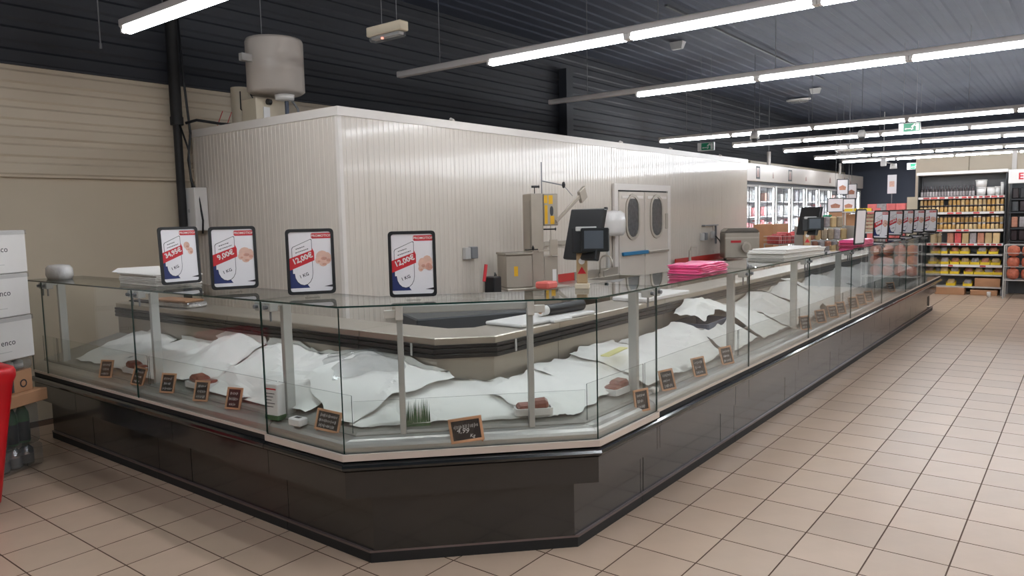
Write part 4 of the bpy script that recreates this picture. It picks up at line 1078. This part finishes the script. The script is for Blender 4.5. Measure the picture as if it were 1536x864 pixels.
def pack(u0, w, d, z0, z1, lab, m1, m2, n):
    x, y = cpos(u0 - w, .01)
    t = thing('wrapped_pack', lab, 'pack', (x, y, z0), CA)
    for k in range(n):
        for j in range(2):
            px = w * (k + .5) / n; r = min(w / n, d / 2) * .46; h = z1 - z0 - .012
            b = MB([m1, m2]); b.lathe([(r * .9, .004), (r, .02), (r, h * .55), (r * .95, h * .75), (r * .45, h * .93), (r * .45, h)], 12, (px, d * (.26 + .48 * j), 0), [0, 1, 0, 0, 0]); b.build('bottle', t)
    f = MB('film'); f.cbox(-.006, w + .006, -.004, d + .006, 0, z1 - z0 - .005, .02); f.build('shrink_wrap', t)
    return t
pack(.015, .62, .38, .0, .17, 'silver shrink wrapped pack lying lowest under the cartons', 'foil', 'grey', 6)
pack(.0, .60, .38, .17, .47, 'dark green bottle pack in film, second from the floor under the cartons', 'green', 'black', 6)
x, y = cpos(-.62, -.03)
t = thing('cardboard_tray', 'flattened brown cardboard tray between the wrapped packs under the cartons', 'tray', (x, y, .4715), CA)
b = MB('cardboard'); b.cbox(0, .67, 0, .42, 0, .085, .004); b.build('tray', t)
x, y = cpos(-.62, .02)
t = thing('product_box', 'brown printed product box on the cardboard tray under the cartons', 'box', (x, y, .558), CA)
b = MB('cardboard'); b.cbox(.0, .60, 0, .34, 0, .155, .004); bb = b.build('box', t)
b = MB('dark_grey'); b.box(.30, .44, -.001, -.0002, .01, .14); b.build('dark_print', bb)
b = MB('ink'); ring(b, [(.52 + .03 * math.cos(a), .06 + .03 * math.sin(a)) for a in [2 * PI * k / 12 for k in range(12)]], [(.52 + .02 * math.cos(a), .06 + .02 * math.sin(a)) for a in [2 * PI * k / 12 for k in range(12)]], -.001, -.0002, 'y'); b.build('round_print', bb)
pack(-.02, .58, .34, .715, .80, 'low clear bottle pack directly under the white cartons', 'light_grey', 'white', 7)

t = thing('shopping_basket', 'tall red plastic rolling shopping basket at the left edge of the picture', 'basket', (1.42, 5.2, 0), 0); t.scale = (.58, .62, 1)
def tub_ring(w, d, z, r): return [(a, b_, z) for a, b_ in rrect(w, d, r, 4)]
lv = [(.36, .30, .06, .05), (.40, .34, .08, .06), (.60, .46, .52, .07), (.735, .55, .80, .08), (.79, .60, .84, .09), (.79, .60, .875, .09), (.76, .57, .895, .08), (.71, .53, .87, .07), (.57, .43, .50, .06), (.36, .30, .09, .05)]
vs = [p for (w, d, z, r) in lv for p in tub_ring(w, d, z, r)]; n = 20
fs = [(i * n + j, i * n + (j + 1) % n, (i + 1) * n + (j + 1) % n, (i + 1) * n + j) for i in range(len(lv) - 1) for j in range(n)] + [tuple(range(n)), tuple(range((len(lv) - 1) * n, len(lv) * n))]
b = MB('redbasket'); b.add(vs, fs, 0, True); b.build('basket_body', t)
for px in (-.13, .13):
    for py in (-.1, .1): MB('black').cyl((px, py - .012, .035), (px, py + .012, .035), .035, 10).build('wheel', t)
b = MB('black'); b.tube([(-.30, -.22, .88), (-.33, -.25, 1.0), (-.33, .25, 1.0), (-.30, .22, .88)], .011, 8); b.build('handle', t)

# ---------------------------------------------------------------- ceiling fittings
t = thing('emergency_light', 'white emergency light box hanging on two rods above the cold room corner', 'emergency light', (4.5, 4.77, 3.235), 0)
b = MB('beige'); b.cbox(-.05, .05, -.21, .21, .045, .125, .008); b.build('case', t)
b = MB('film'); b.cbox(-.045, .045, -.19, .19, .0, .045, .012); b.build('lens', t)
b = MB('light_grey'); b.cbox(-.03, .03, -.17, .17, .018, .044, .004); b.build('reflector', t)
b = MB('pilot'); b.lathe([(.001, 0), (.012, .004), (.012, .018)], 8, (-.03, .03, .002)); b.build('pilot_lamp', t)
for py in (-.12, .06): MB('grey').cyl((0, py, .125), (0, py, 4.56 - 3.235), .003, 5).build('rod', t)
def exit_sign(x, y, z, w, h, lab):
    t = thing('exit_sign', lab, 'exit sign', (x, y, z), 0)
    b = MB('white'); b.cbox(-.02, .03, -w / 2, w / 2, 0, h, .006); bd = b.build('case', t)
    # front looks to -x ; picture left is +y
    F = lambda u, v: (w / 2 - u * w, v * h)
    def fp(nm, pts, m, xx): MB(m).prism([F(*p) for p in pts], xx, -.0199, 'x').build(nm, bd)
    fp('green_field', [(.24, .08), (.98, .08), (.98, .92), (.24, .92)], 'exitgreen', -.0206)
    fp('arrow', [(.28, .36), (.36, .48), (.36, .42), (.60, .42), (.60, .32), (.36, .32), (.36, .24)], 'white', -.0212)
    fp('door_symbol', [(.80, .14), (.94, .14), (.94, .86), (.80, .86)], 'white', -.0212)
    fp('running_figure', [(.62, .2), (.70, .36), (.66, .42), (.72, .66), (.80, .58), (.83, .62), (.76, .76), (.79, .84), (.73, .88), (.68, .78), (.60, .66), (.58, .50), (.63, .52), (.66, .60), (.62, .40), (.58, .22)], 'white', -.0218)
    for yy in (-w * .3, w * .3): MB('grey').cyl((0, yy, h), (0, yy, 4.56 - z), .003, 5).build('rod', t)
    return t
exit_sign(13.2, 5.65, 2.855, .32, .15, 'green exit sign just above the far end of the cold room')
exit_sign(14.6, 2.54, 3.03, .34, .16, 'green exit sign between the strip lights at the upper right')
exit_sign(24.9, 4.18, 2.86, .38, .19, 'small far green exit sign near the dark far wall')
def dome(x, y, z, lab):
    t = thing('dome_camera', lab, 'camera', (x, y, z), 0, 'dome cameras on ceiling poles')
    b = MB('white'); b.lathe([(.001, .16), (.05, .16), (.075, .10), (.08, .03), (.07, .03), (.001, .03)], 14); b.build('housing', t)
    b = MB('dark_grey'); b.lathe([(.065, .03), (.06, .0), (.04, -.028), (.001, -.038)], 14); b.build('dome', t)
    MB('dark_grey').cyl((0, 0, .16), (0, 0, 4.56 - z), .005, 6).build('pole', t)
dome(13.7, 4.93, 3.02, 'white dome camera on a pole above the cold room end')
dome(15.4, 3.49, 3.05, 'white dome camera on a pole below the right exit sign')
t = thing('projector_camera', 'white twin spot device hanging near the far exit sign', 'camera', (24.4, 4.78, 2.98), 0)
b = MB('white'); b.cbox(-.06, .06, .06, .2, .0, .22, .01); b.build('case', t); b = MB('white'); b.lathe([(.001, -.14), (.10, -.14), (.08, 0), (.001, 0)], 12, (0, -.14, .05)); b.build('spot', t)
b = MB('light_grey'); b.cyl((0, .13, .22), (0, .13, 1.58), .012, 6); b.cyl((0, -.14, .05), (0, .08, .1), .012, 6); b.build('arm', t)
def bulkhead(x, y, z, L, lab):
    t = thing('bulkhead_lamp', lab, 'lamp', (x, y, z), 0)
    b = MB('white'); b.lathe([(.001, .07), (.5, .07), (.5, .04), (.46, .03), (.001, .03)], 20, tf=Matrix.Diagonal((L * .5, L, 1, 1))); b.build('base_ring', t)
    b = MB('film'); b.lathe([(.45, .03), (.40, -.01), (.25, -.03), (.001, -.035)], 20, tf=Matrix.Diagonal((L * .5, L, 1, 1))); b.build('lens', t)
    if z < 4.4: MB('grey').cyl((0, 0, .07), (0, 0, 4.56 - z), .006, 5).build('rod', t)
bulkhead(19.9, 6.03, 4.49, .62, 'oval bulkhead lamp on the dark ceiling right of the cold room')
bulkhead(18.3, 4.4, 3.02, .62, 'oval bulkhead lamp among the far strip lights')
def ceil_box(x, y, lab):
    b = MB('light_grey'); b.add([(-.12, -.2, 0), (.12, -.2, 0), (.12, .2, 0), (-.12, .2, 0), (-.08, -.15, -.2), (.04, -.15, -.2), (.04, .15, -.2), (-.08, .15, -.2)], [(0, 1, 2, 3), (7, 6, 5, 4), (0, 1, 5, 4), (1, 2, 6, 5), (2, 3, 7, 6), (3, 0, 4, 7)])
    o = b.build('loudspeaker', None, (x, y, 4.58)); o.scale = (.6, .6, .6); tag(o, lab, 'loudspeaker')
ceil_box(18.6, 5.25, 'pale loudspeaker box on the ceiling behind the oval lamp')
ceil_box(11.9, 5.6, 'pale loudspeaker box on the ceiling below the nearest long strip')
t = thing('hanging_rod', 'thin dark rod hanging from the ceiling at the upper left', 'rod', (3.15, 7.0, 3.3)); MB('grey').cyl((0, 0, 0), (0, 0, 1.26), .006, 5).build('rod', t)
MB('grey').cyl((0, 0, -.015), (0, 0, .03), .012, 6).build('hook', t)

# ---------------------------------------------------------------- glass door freezer along the left wall
FX0, FX1, FY = 16.85, 28.35, 6.40
fz = thing('freezer_cabinet', 'long white glass door freezer cabinet beyond the cold room', 'freezer')
b = MB('white'); b.box(FX0, FX1, FY + .06, WY - .05, 0, .35); b.box(FX0, FX1, WY - .1, WY - .05, .35, 2.4); b.box(FX0, FX0 + .05, FY + .06, WY - .1, .35, 2.4); b.box(FX1 - .05, FX1, FY + .06, WY - .1, .35, 2.4); b.build('cabinet_body', fz)
b = MB('trim_white'); b.cbox(FX0, FX1, FY - .06, WY - .05, 2.44, 2.86, .01); hd = b.build('header', fz)
b = MB('dark_grey'); b.box(FX0, FX1, FY - .02, WY - .1, 2.37, 2.44); b.build('header_recess', fz)
DOORX = [16.9, 18.15, 19.4, 20.69, 21.98, 23.23, 24.53, 25.79, 27.08, 28.3]
for zz in (.36, .82, 1.22, 1.60, 1.98):
    MB('white').box(FX0 + .05, FX1 - .05, FY + .16, WY - .1, zz - .025, zz).build('shelf', fz)
for a, c in zip(DOORX, DOORX[1:]):
    f = MB('light_grey'); ring(f, [(a + .02, .36), (c - .02, .36), (c - .02, 2.36), (a + .02, 2.36)], [(a + .07, .41), (c - .07, .41), (c - .07, 2.31), (a + .07, 2.31)], FY, FY + .04, 'y'); dr = f.build('door_frame', fz)
    MB('fridgeglass').box(a + .07, c - .07, FY + .015, FY + .02, .41, 2.31).build('door_glass', dr)
    m = MB('dark_grey'); m.box((a + c) / 2 - .006, (a + c) / 2 + .006, FY + .01, FY + .03, .41, 2.31); m.build('door_gap', dr)
for a in DOORX[1:]:
    MB('fridgelamp').cyl((a, FY + .07, .5), (a, FY + .07, 2.3), .022, 8).build('strip_lamp', fz)
pm = mat('header print', (172, 140, 132), .5, var=.3, scale=30)
for (x, w, h) in ((17.75, .26, .30), (20.15, .30, .30), (24.0, .3, .25), (25.6, .4, .3), (21.6, .2, .2), (18.9, .12, .22), (26.5, .18, .2)):
    big = w > .25
    if big and x < 21: 
        r = MB('dark_grey'); ring(r, [(x, 2.5), (x + w, 2.5), (x + w, 2.5 + h), (x, 2.5 + h)], [(x + .04, 2.54), (x + w - .04, 2.54), (x + w - .04, 2.46 + h), (x + .04, 2.46 + h)], FY - .063, FY - .06, 'y'); r.build('picture_frame', hd)
    MB(pm).prism([(x + w * .2, 2.54), (x + w * .8, 2.54), (x + w * .7, 2.5 + h * .6), (x + w * .5, 2.47 + h), (x + w * .3, 2.5 + h * .6)], FY - .063, FY - .06, 'y').build('header_picture', hd)
for x in (19.1, 25.9): MB('trim_white').cyl((x, FY + .1, 2.86), (x, FY + .1, 3.22), .045, 10).build('service_pipe', fz); MB('grey').cyl((x, FY + .1, 3.22), (x, FY + .1, 4.56), .008, 6).build('service_wire', fz)
MB('beige').box(18.9, 26.2, 6.9, 6.95, 2.86, 3.02).build('top_guard', fz)
pk = []
for mm in ('skin', 'packet2', 'packet3', 'packet'):
    q = MB(mm); q.cbox(-.13, .13, -.12, .12, 0, .22, .012); pk.append(q.mesh('frozen_pack'))
r_ = random.Random(5)
for di, (a, c) in enumerate(zip(DOORX, DOORX[1:])):
    for si, zz in enumerate((.82, 1.22, 1.60, 1.98)):
        nn = 4 if si < 3 else 3
        for k in range(nn):
            o = link('frozen_pack', pk[r_.choice([0, 0, 0, 2, 0, 2, 3]) if si > 2 else r_.choice([0, 0, 0, 1, 2])], None, (a + .17 + k * (c - a - .3) / 3, FY + .42, zz + .001)); o.scale = (r_.uniform(.9, 1.12), 1, r_.uniform(.9, 1.4))
            tag(o, 'frozen pack on the %s shelf behind the %s freezer door, %s from left' % (('lowest filled', 'second', 'third', 'top')[si], ords[di], ords[k]), 'pack', 'frozen packs on the %s freezer shelf' % ('lowest filled', 'second', 'third', 'top')[si])

# ---------------------------------------------------------------- jar shelf at the far end
SX, SY0, SY1 = 17.0, 1.30, 2.76
js = thing('shelf_unit', 'tall grey shelf unit full of honey jars at the far right', 'shelf', (SX, 0, 0))
MB('grey').box(.42, .45, SY0, SY1, .02, 2.36).build('back_panel', js)
for yy in (SY0 - .03, SY1 - .01):
    MB('grey').box(.38, .45, yy, yy + .04, 0, 2.36).build('upright', js); MB('grey').box(-.02, .45, yy, yy + .04, 0, .12).build('foot', js)
    MB('dark_grey').box(-.02, .44, yy + .012, yy + .02, .12, 2.36).build('side_panel', js)
MB('white').cbox(-.03, .45, SY0 - .04, SY1 + .04, 2.36, 2.42, .006).build('top_light_strip', js)
LEV = [.165, .40, .59, .80, 1.01, 1.285, 1.625, 1.93]
for k, zz in enumerate(LEV):
    sh = MB('light_grey').box(.0, .42, SY0, SY1, zz - .03, zz).build('shelf', js)
    if k in (2, 4, 5, 6, 7):
        MB('white').box(-.012, .0, SY0, SY1, zz - .045, zz - .003).build('price_rail', sh)
        q = SY0 + .02; r2 = random.Random(k)
        while q < SY1 - .12:
            w = r2.uniform(.05, .12)
            if k in (7, 4) or r2.random() < .35: MB('packet2').box(-.014, -.0121, q, q + w, zz - .04, zz - .008).build('price_label', sh)
            q += w + r2.uniform(.02, .06)
def jar_mesh(body, lid, r, h):
    q = MB([body, lid]); q.lathe([(r * .9, .001), (r, r * .25), (r, h * .68), (r * .8, h * .78), (r * .8, h * .8), (r * .86, h * .8), (r * .86, h)], 10, (0, 0, 0), [0, 0, 0, 0, 1, 1, 1]); return q.mesh('honey_jar')
jm = [jar_mesh('amber', 'lid', .031, .125), jar_mesh('amber2', 'lid', .031, .125), jar_mesh('amber', 'white', .031, .12)]
for row, (zz, n, nm) in enumerate(((1.625, 20, 'upper'), (1.285, 20, 'lower'))):
    for lvl in range(2):
        for k in range(n):
            if lvl == 1 and row == 0 and k in (6,): continue
            yy = SY1 - .05 - k * (SY1 - SY0 - .09) / (n - 1)
            o = link('honey_jar', jm[r_.choice([0, 0, 1, 2 if row else 1])], None, (SX + .06, yy, zz + .001 + lvl * .134))
            tag(o, 'honey jar on the %s jar shelf, %s layer, %s from the left' % (nm, 'standing' if lvl == 0 else 'stacked', ords[k]), 'jar', 'honey jars, %s shelf, %s layer' % (nm, 'standing' if lvl == 0 else 'stacked'))
    pl = MB('packet3').box(SX + .03, SX + .40, SY0 + .01, SY1 - .01, zz + .1275, zz + .1335); o = pl.build('display_sheet'); tag(o, 'card sheet between the two jar layers of the %s jar shelf' % nm, 'card')
bm_ = MB(['bottle', 'packet3']); bm_.lathe([(.020, .001), (.024, .01), (.024, .10), (.024, .14), (.010, .17), (.010, .21)], 10, (0, 0, 0), [0, 1, 0, 0, 0]); bm_ = bm_.mesh('bottle')
for k in range(18):
    o = link('bottle', bm_, None, (SX + .07, SY1 - .05 - k * .052, 1.931)); tag(o, 'small dark bottle on the top shelf of the jar unit, %s from the left' % ords[k], 'bottle', 'dark bottles on the top shelf')
def bucket(y, z, r, h, lab):
    t = thing('bucket', lab, 'bucket', (SX + .14, y, z))
    b = MB('white'); b.lathe([(r * .86, .001), (r * .98, h * .9), (r * .98, h * .9)], 18); b.build('body', t)
    b = MB('white'); b.lathe([(r * 1.04, h * .88), (r * 1.04, h), (.001, h)], 18); b.build('lid', t)
bucket(1.70, 1.931, .085, .16, 'white bucket on the top shelf, lower of the stacked pair')
bucket(1.70, 2.095, .10, .14, 'white bucket on the top shelf, upper of the stacked pair')
bucket(1.535, 1.931, .075, .16, 'white bucket right of the stacked pair on the top shelf')
bucket(1.43, 1.931, .045, .17, 'slim white tub right of the single bucket on the top shelf')
bucket(1.355, 1.931, .03, .25, 'tall white tub at the right end of the top shelf')
for k in range(7):
    b = MB(['packet', 'packet2', 'amber2', 'packet3', 'packet', 'amber2', 'amber2'][k]); b.cbox(-.07, .07, -.055, .055, 0, .2, .006); o = b.build('food_box', None, (SX + .1, 2.18 - k * .128, 1.011))
    tag(o, 'upright food box on the fourth shelf, %s from the left' % ords[k], 'box', 'food boxes on the fourth shelf')
tm = MB('yellow')
for q in ((-.10, .10, -.078, -.072, 0, .075), (-.10, .10, .072, .078, 0, .075), (.094, .10, -.078, .078, 0, .09), (-.10, -.094, -.078, .078, 0, .05), (-.10, .10, -.078, .078, 0, .004)): tm.box(*q)
tm = tm.mesh('tray')
pmsh = []
for mm in ('packet', 'amber2', 'packet3'):
    q = MB(mm); vs = [(x, y, .004 + z) for x, y, z in ((-.075, -.06, 0), (.075, -.06, 0), (.075, .06, 0), (-.075, .06, 0), (-.06, -.062, .07), (.06, -.062, .08), (.06, .062, .08), (-.06, .062, .07), (-.03, -.05, .12), (.03, -.05, .125), (.03, .05, .12), (-.03, .05, .115))]
    q.add(vs, [(3, 2, 1, 0), (0, 1, 5, 4), (1, 2, 6, 5), (2, 3, 7, 6), (3, 0, 4, 7), (4, 5, 9, 8), (5, 6, 10, 9), (6, 7, 11, 10), (7, 4, 8, 11), (8, 9, 10, 11)], 0, True); pmsh.append(q.mesh('packets'))
for zz, ys, nm in ((.801, (2.30, 2.10, 1.93, 1.64, 1.45), 'upper'), (.591, (2.27, 2.09, 1.92, 1.75, 1.58, 1.41), 'middle'), (.401, (2.27, 2.09, 1.85, 1.68, 1.52, 1.36), 'lower'), (.166, (2.15, 1.86), 'lowest')):
    for k, yy in enumerate(ys):
        t = thing('display_tray', 'yellow tray of packets on the %s tray shelf of the jar unit, %s from left' % (nm, ords[k]), 'tray', (SX + .11, yy, zz), 0, 'yellow trays, %s shelf' % nm)
        link('tray', tm, t); link('packets', pmsh[(k + int(zz * 100)) % 3], t, (0, 0, .001))
for k, (y0, y1, z0, z1, x0, lab) in enumerate(((1.32, 1.74, .166, .33, .0, 'brown cardboard box on the lowest shelf right of the yellow trays'), (1.90, 2.40, .0, .135, -.12, 'brown cardboard box on the floor in front of the jar unit, left one'), (1.36, 1.80, .0, .10, -.05, 'low brown cardboard box on the floor under the jar unit, right one'))):
    b = MB('cardboard'); b.cbox(0, .36, y0, y1, 0, z1 - z0, .005); o = b.build('cardboard_box', None, (SX + x0, 0, z0)); tag(o, lab, 'box')
b = MB('white'); b.lathe([(.03, 0), (.035, .09), (.03, .1)], 12); o = b.build('cup', None, (SX - .3, 1.47, 0)); tag(o, 'small white cup on the floor in front of the jar unit', 'cup')

# neighbouring unit at the right frame edge
nu = thing('shelf_unit', 'grey shelf unit with white fascia at the right edge of the picture', 'shelf', (SX, 0, 0))
b = MB('white'); b.cbox(-.05, .0, -1.2, 1.25, 2.14, 2.40, .004); fa = b.build('fascia', nu)
text('E', .17, fa, (-.0512, 1.055, 2.265), (PI / 2, 0, -PI / 2), 'red', 'lettering', .0006, bold=.004)
for yy in (1.22, .2, -.9): MB('grey').box(.38, .45, yy, yy + .04, 0, 2.36).build('upright', nu)
MB('dark_grey').box(.42, .45, -1.2, 1.25, .02, 2.36).build('back_panel', nu)
for zz in (1.60, 1.85, 1.30, 1.05): MB('dark_grey').box(.1, .42, -1.2, 1.22, zz - .02, zz).build('shelf', nu)
pmesh2 = []
for mm in ('packet3', 'packet', 'dark_grey', 'bottle'):
    q = MB(mm); q.cbox(-.02, .02, -.05, .05, 0, .2, .012); pmesh2.append(q.mesh('hanging_packet'))
for zz, nm in ((1.861, 'top'), (1.611, 'second'), (1.311, 'third'), (1.061, 'fourth')):
    for k in range(9):
        o = link('packet', pmesh2[r_.randrange(4)], None, (SX + .14, 1.14 - k * .125, zz)); tag(o, 'upright packet on the %s shelf of the right-edge unit, %s from its left' % (nm, ords[k]), 'packet', 'packets on the %s shelf at the right edge' % nm)
wr = thing('wire_rack', 'wire rack holding red net sacks at the right edge', 'rack', (SX - .42, .80, 0))
b = MB('light_grey')
for zz in (.35, .60, .85, 1.0):
    for (p, q) in (((-.1, -.6, zz), (-.1, .43, zz)), ((.3, -.6, zz), (.3, .43, zz)), ((-.1, .43, zz), (.3, .43, zz))): b.cyl(p, q, .006, 6)
b.build('wire_rails', wr)['kind'] = 'stuff'
for (px, py) in ((-.1, .43), (.3, .43), (-.1, -.6), (.3, -.6)): MB('light_grey').cyl((px, py, 0), (px, py, 1.0), .01, 6).build('leg', wr)
MB('light_grey').box(-.1, .3, -.6, .43, .34, .35).build('rack_floor', wr)
for k in range(4):
    for j in range(3):
        q = MB('rednet'); q.lathe([(.02, 0), (.085, .03), (.105, .11), (.09, .18), (.03, .21)], 10, (0, 0, 0), 0, Matrix.Diagonal((1.3, 1, 1, 1)))
        o = q.build('net_sack', None, (SX - .32, 1.10 - k * .225, .352 + j * .212)); tag(o, 'red net sack in the wire rack, %s column from left, %s layer' % (ords[k], ('bottom', 'middle', 'top')[j]), 'sack', 'red net sacks in the wire rack')

# ---------------------------------------------------------------- middle distance behind the counter
t = thing('wire_basket', 'wire basket stand full of red packs beside the mincer', 'basket', (14.0, 4.43, 0), -.5)
b = MB('light_grey')
for zz in (1.12, 1.19, 1.26):
    for (p, q) in (((-.35, -.2, zz), (.35, -.2, zz)), ((-.35, .2, zz), (.35, .2, zz)), ((-.35, -.2, zz), (-.35, .2, zz)), ((.35, -.2, zz), (.35, .2, zz))): b.cyl(p, q, .004, 5)
for k in range(15): b.cyl((-.35 + .05 * k, -.2, 1.12), (-.35 + .05 * k, -.2, 1.26), .002, 4)
b.build('wire_sides', t)['kind'] = 'stuff'
MB('light_grey').box(-.35, .35, -.2, .2, 1.11, 1.12).build('basket_floor', t)
for px in (-.34, .34):
    for py in (-.19, .19): MB('light_grey').cyl((px, py, 0), (px, py, 1.12), .012, 6).build('leg', t)
for k in range(6):
    q = MB('packet2'); q.cbox(-.055, .055, -.15, .15, 0, .15 + .03 * (k % 3), .02); c_, s_ = math.cos(-.5), math.sin(-.5); px = -.28 + .11 * k
    o = q.build('red_pack', None, (14.0 + px * c_, 4.43 + px * s_, 1.121), -.5); tag(o, 'red pack in the wire basket beside the mincer, %s from left' % ords[k], 'pack', 'red packs in the wire basket')
b = MB('cardboard'); b.cbox(-.22, .22, -.25, .25, 0, .62, .006); o = b.build('cardboard_box', None, (14.7, 4.95, .85), -.4); tag(o, 'tall brown cardboard box behind the mincer', 'box')
t = thing('table', 'low table carrying the tall cardboard box behind the mincer', 'table', (14.7, 4.95, 0), -.4)
MB('light_grey').cbox(-.35, .35, -.3, .3, .81, .848, .004).build('top', t)
for px in (-.32, .32):
    for py in (-.27, .27): MB('light_grey').box(px - .02, px + .02, py - .02, py + .02, 0, .81).build('leg', t)
# bagged goods rack
t = thing('goods_rack', 'stepped rack of bagged dry goods behind the right run', 'rack', (13.2, 3.55, 0), -1.0)
for k, (zz, dy) in enumerate(((1.02, -.22), (1.22, -.02), (1.42, .18))): MB('light_grey').cbox(-.38, .38, dy - .1, dy + .1, zz - .02, zz, .003).build('step', t)
for px in (-.39, .39): MB('light_grey').box(px - .012, px + .012, -.32, .28, 0, 1.45).build('side_frame', t)
MB('wood').box(-.43, -.405, -.34, -.3, .9, 1.40).build('wooden_post', t)
bgm = []
for mm in ('packet3', 'packet', 'egg', 'amber2'):
    q = MB(mm); q.cbox(-.045, .045, -.05, .05, 0, .185, .018); bgm.append(q.mesh('goods_bag'))
c_, s_ = math.cos(-1.0), math.sin(-1.0)
for row, (zz, dy) in enumerate(((1.021, -.22), (1.221, -.02), (1.421, .18))):
    for k in range(7):
        px = -.32 + .105 * k
        o = link('goods_bag', bgm[r_.randrange(4)], None, (13.2 + px * c_ - dy * s_, 3.55 + px * s_ + dy * c_, zz), -1.0); tag(o, 'bag of dry goods on the %s step of the goods rack, %s from left' % (('front', 'middle', 'back')[row], ords[k]), 'bag', 'bags on the %s step of the goods rack' % ('front', 'middle', 'back')[row])
# egg stand
t = thing('egg_stand', 'display stand with stacked egg trays behind the row of five signs', 'stand', (15.5, 3.45, 0), -1.25)
MB('light_grey').cbox(-.34, .34, -.25, .25, 1.26, 1.285, .003).build('shelf', t); MB('light_grey').cbox(-.34, .34, -.25, .25, .6, .625, .003).build('shelf', t)
MB('light_grey').cbox(-.36, .36, -.26, .26, 1.66, 1.68, .003).build('top_board', t)
for px in (-.35, .33):
    for py in (-.25, .23): MB('light_grey').box(px, px + .02, py, py + .02, 0, 1.66).build('upright', t)
c_, s_ = math.cos(-1.25), math.sin(-1.25)
em = MB('egg'); em.cbox(-.13, .13, -.15, .15, 0, .05, .008)
for i in range(4): em.lathe([(.028, .05), (.022, .06), (.012, .068)], 6, (-.09 + .06 * i, -.11, 0))
em = em.mesh('egg_tray')
for k in range(5):
    px = .12; o = link('egg_tray', em, None, (15.5 + px * c_, 3.45 + px * s_, 1.286 + k * .07), -1.25); tag(o, 'egg tray in the stack on the egg stand, %s from the bottom' % ords[k], 'egg tray', 'egg trays on the stand')
px = -.18; b = MB('cardboard'); b.cbox(-.13, .13, -.16, .16, 0, .34, .005); o = b.build('cardboard_box', None, (15.5 + px * c_, 3.45 + px * s_, 1.286), -1.25); tag(o, 'brown cardboard box beside the egg trays on the stand', 'box')
for k in range(4):
    px = -.26 + .16 * k; b = MB('yellow' if k != 3 else 'pinkbox'); b.cbox(-.07, .07, -.08, .08, 0, .055, .006); o = b.build('small_box', None, (15.5 + px * c_, 3.45 + px * s_, 1.681), -1.25); tag(o, 'small box on top of the egg stand, %s from the left' % ords[k], 'box')
# pink cartons stack
for k in range(4):
    for j in range(3):
        b = MB('pinkbox' if k != 1 else 'packet3'); b.cbox(-.15, .15, -.092, .092, 0, .28, .006); o = b.build('pink_carton', None, (18.0, 3.80 - k * .19, .98 + j * .284)); tag(o, 'pink carton of the stack left of the jar unit, %s column, %s layer' % (ords[k], ('bottom', 'middle', 'top')[j]), 'carton', 'pink cartons')
t = thing('display_plinth', 'white display base under the pink cartons', 'base', (18.0, 3.515, 0)); MB('white').cbox(-.2, .2, -.42, .42, 0, .975, .006).build('plinth', t); MB('grey').box(-.203, -.2, -.42, .42, 0, .1).build('kick_strip', t)
t = thing('pole_sign', 'small white notice on a thin pole above the pink cartons', 'sign', (18.25, 3.49, 0)); MB('grey').cyl((0, 0, 0), (0, 0, 2.2), .008, 6).build('pole', t); b = MB('poster'); b.cbox(-.01, .01, -.09, .09, 2.05, 2.46, .004); pb = b.build('board', t); MB('chicken').box(-.0112, -.0101, -.05, .05, 2.2, 2.32).build('print', pb)
for yy in (3.05,):
    b = MB('beige'); b.box(0, .1, 0, .2, 0, 1.95); o = b.build('board', None, (17.55, 2.86, 0)); tag(o, 'narrow brown upright board left of the jar unit', 'board')
# framed notices hung beyond the counter
def notice(x, y, z, w, h, rz, lab):
    t = thing('framed_notice', lab, 'notice', (x, y, z), rz)
    b = MB('dark_grey'); ring(b, [(-w / 2, 0), (w / 2, 0), (w / 2, h), (-w / 2, h)], [(-w / 2 + .02, .02), (w / 2 - .02, .02), (w / 2 - .02, h - .02), (-w / 2 + .02, h - .02)], -.008, .008, 'y'); b.build('frame', t)
    pb = MB('poster').box(-w / 2 + .018, w / 2 - .018, -.004, .004, .018, h - .018).build('sheet', t)
    MB('packet').prism([(-w * .25, h * .3), (w * .25, h * .3), (w * .3, h * .5), (0, h * .62), (-w * .3, h * .5)], -.0055, -.0042, 'y').build('print', pb)
    MB('grey').cyl((0, 0, h), (0, 0, 4.56 - z), .004, 5).build('wire', t)
    return t
notice(20.4, 5.05, 2.10, .28, .40, -1.2, 'framed white notice hanging before the freezer header, front one')
notice(21.3, 5.05, 2.0, .28, .40, -1.2, 'framed white notice hanging before the freezer header, rear one')
notice(18.62, 4.76, 1.66, .36, .34, -1.2, 'framed white notice hanging lower before the freezer doors, left one')
notice(20.2, 4.85, 1.66, .32, .34, -1.2, 'framed white notice hanging lower before the freezer doors, right one')
b = MB('cardboard'); b.cbox(-.2, .2, -.2, .2, 0, .42, .005); o = b.build('cardboard_box', None, (19.6, 4.92, 1.30)); tag(o, 'brown cardboard box between the two lower framed notices', 'box')
t = thing('shelf_stand', 'light stand holding the brown box under the framed notices', 'stand', (19.6, 4.92, 0)); MB('light_grey').cbox(-.5, .5, -.3, .3, 1.26, 1.298, .004).build('top', t)
for px in (-.47, .47):
    for py in (-.27, .27): MB('light_grey').box(px - .02, px + .02, py - .02, py + .02, 0, 1.26).build('leg', t)
b = MB('exitgreen'); b.cbox(-.1, .1, -.02, .02, 0, .30, .004); o = b.build('green_card', None, (19.25, 5.1, 1.299), -1.2); tag(o, 'green card standing left of the brown box under the framed notices', 'card')
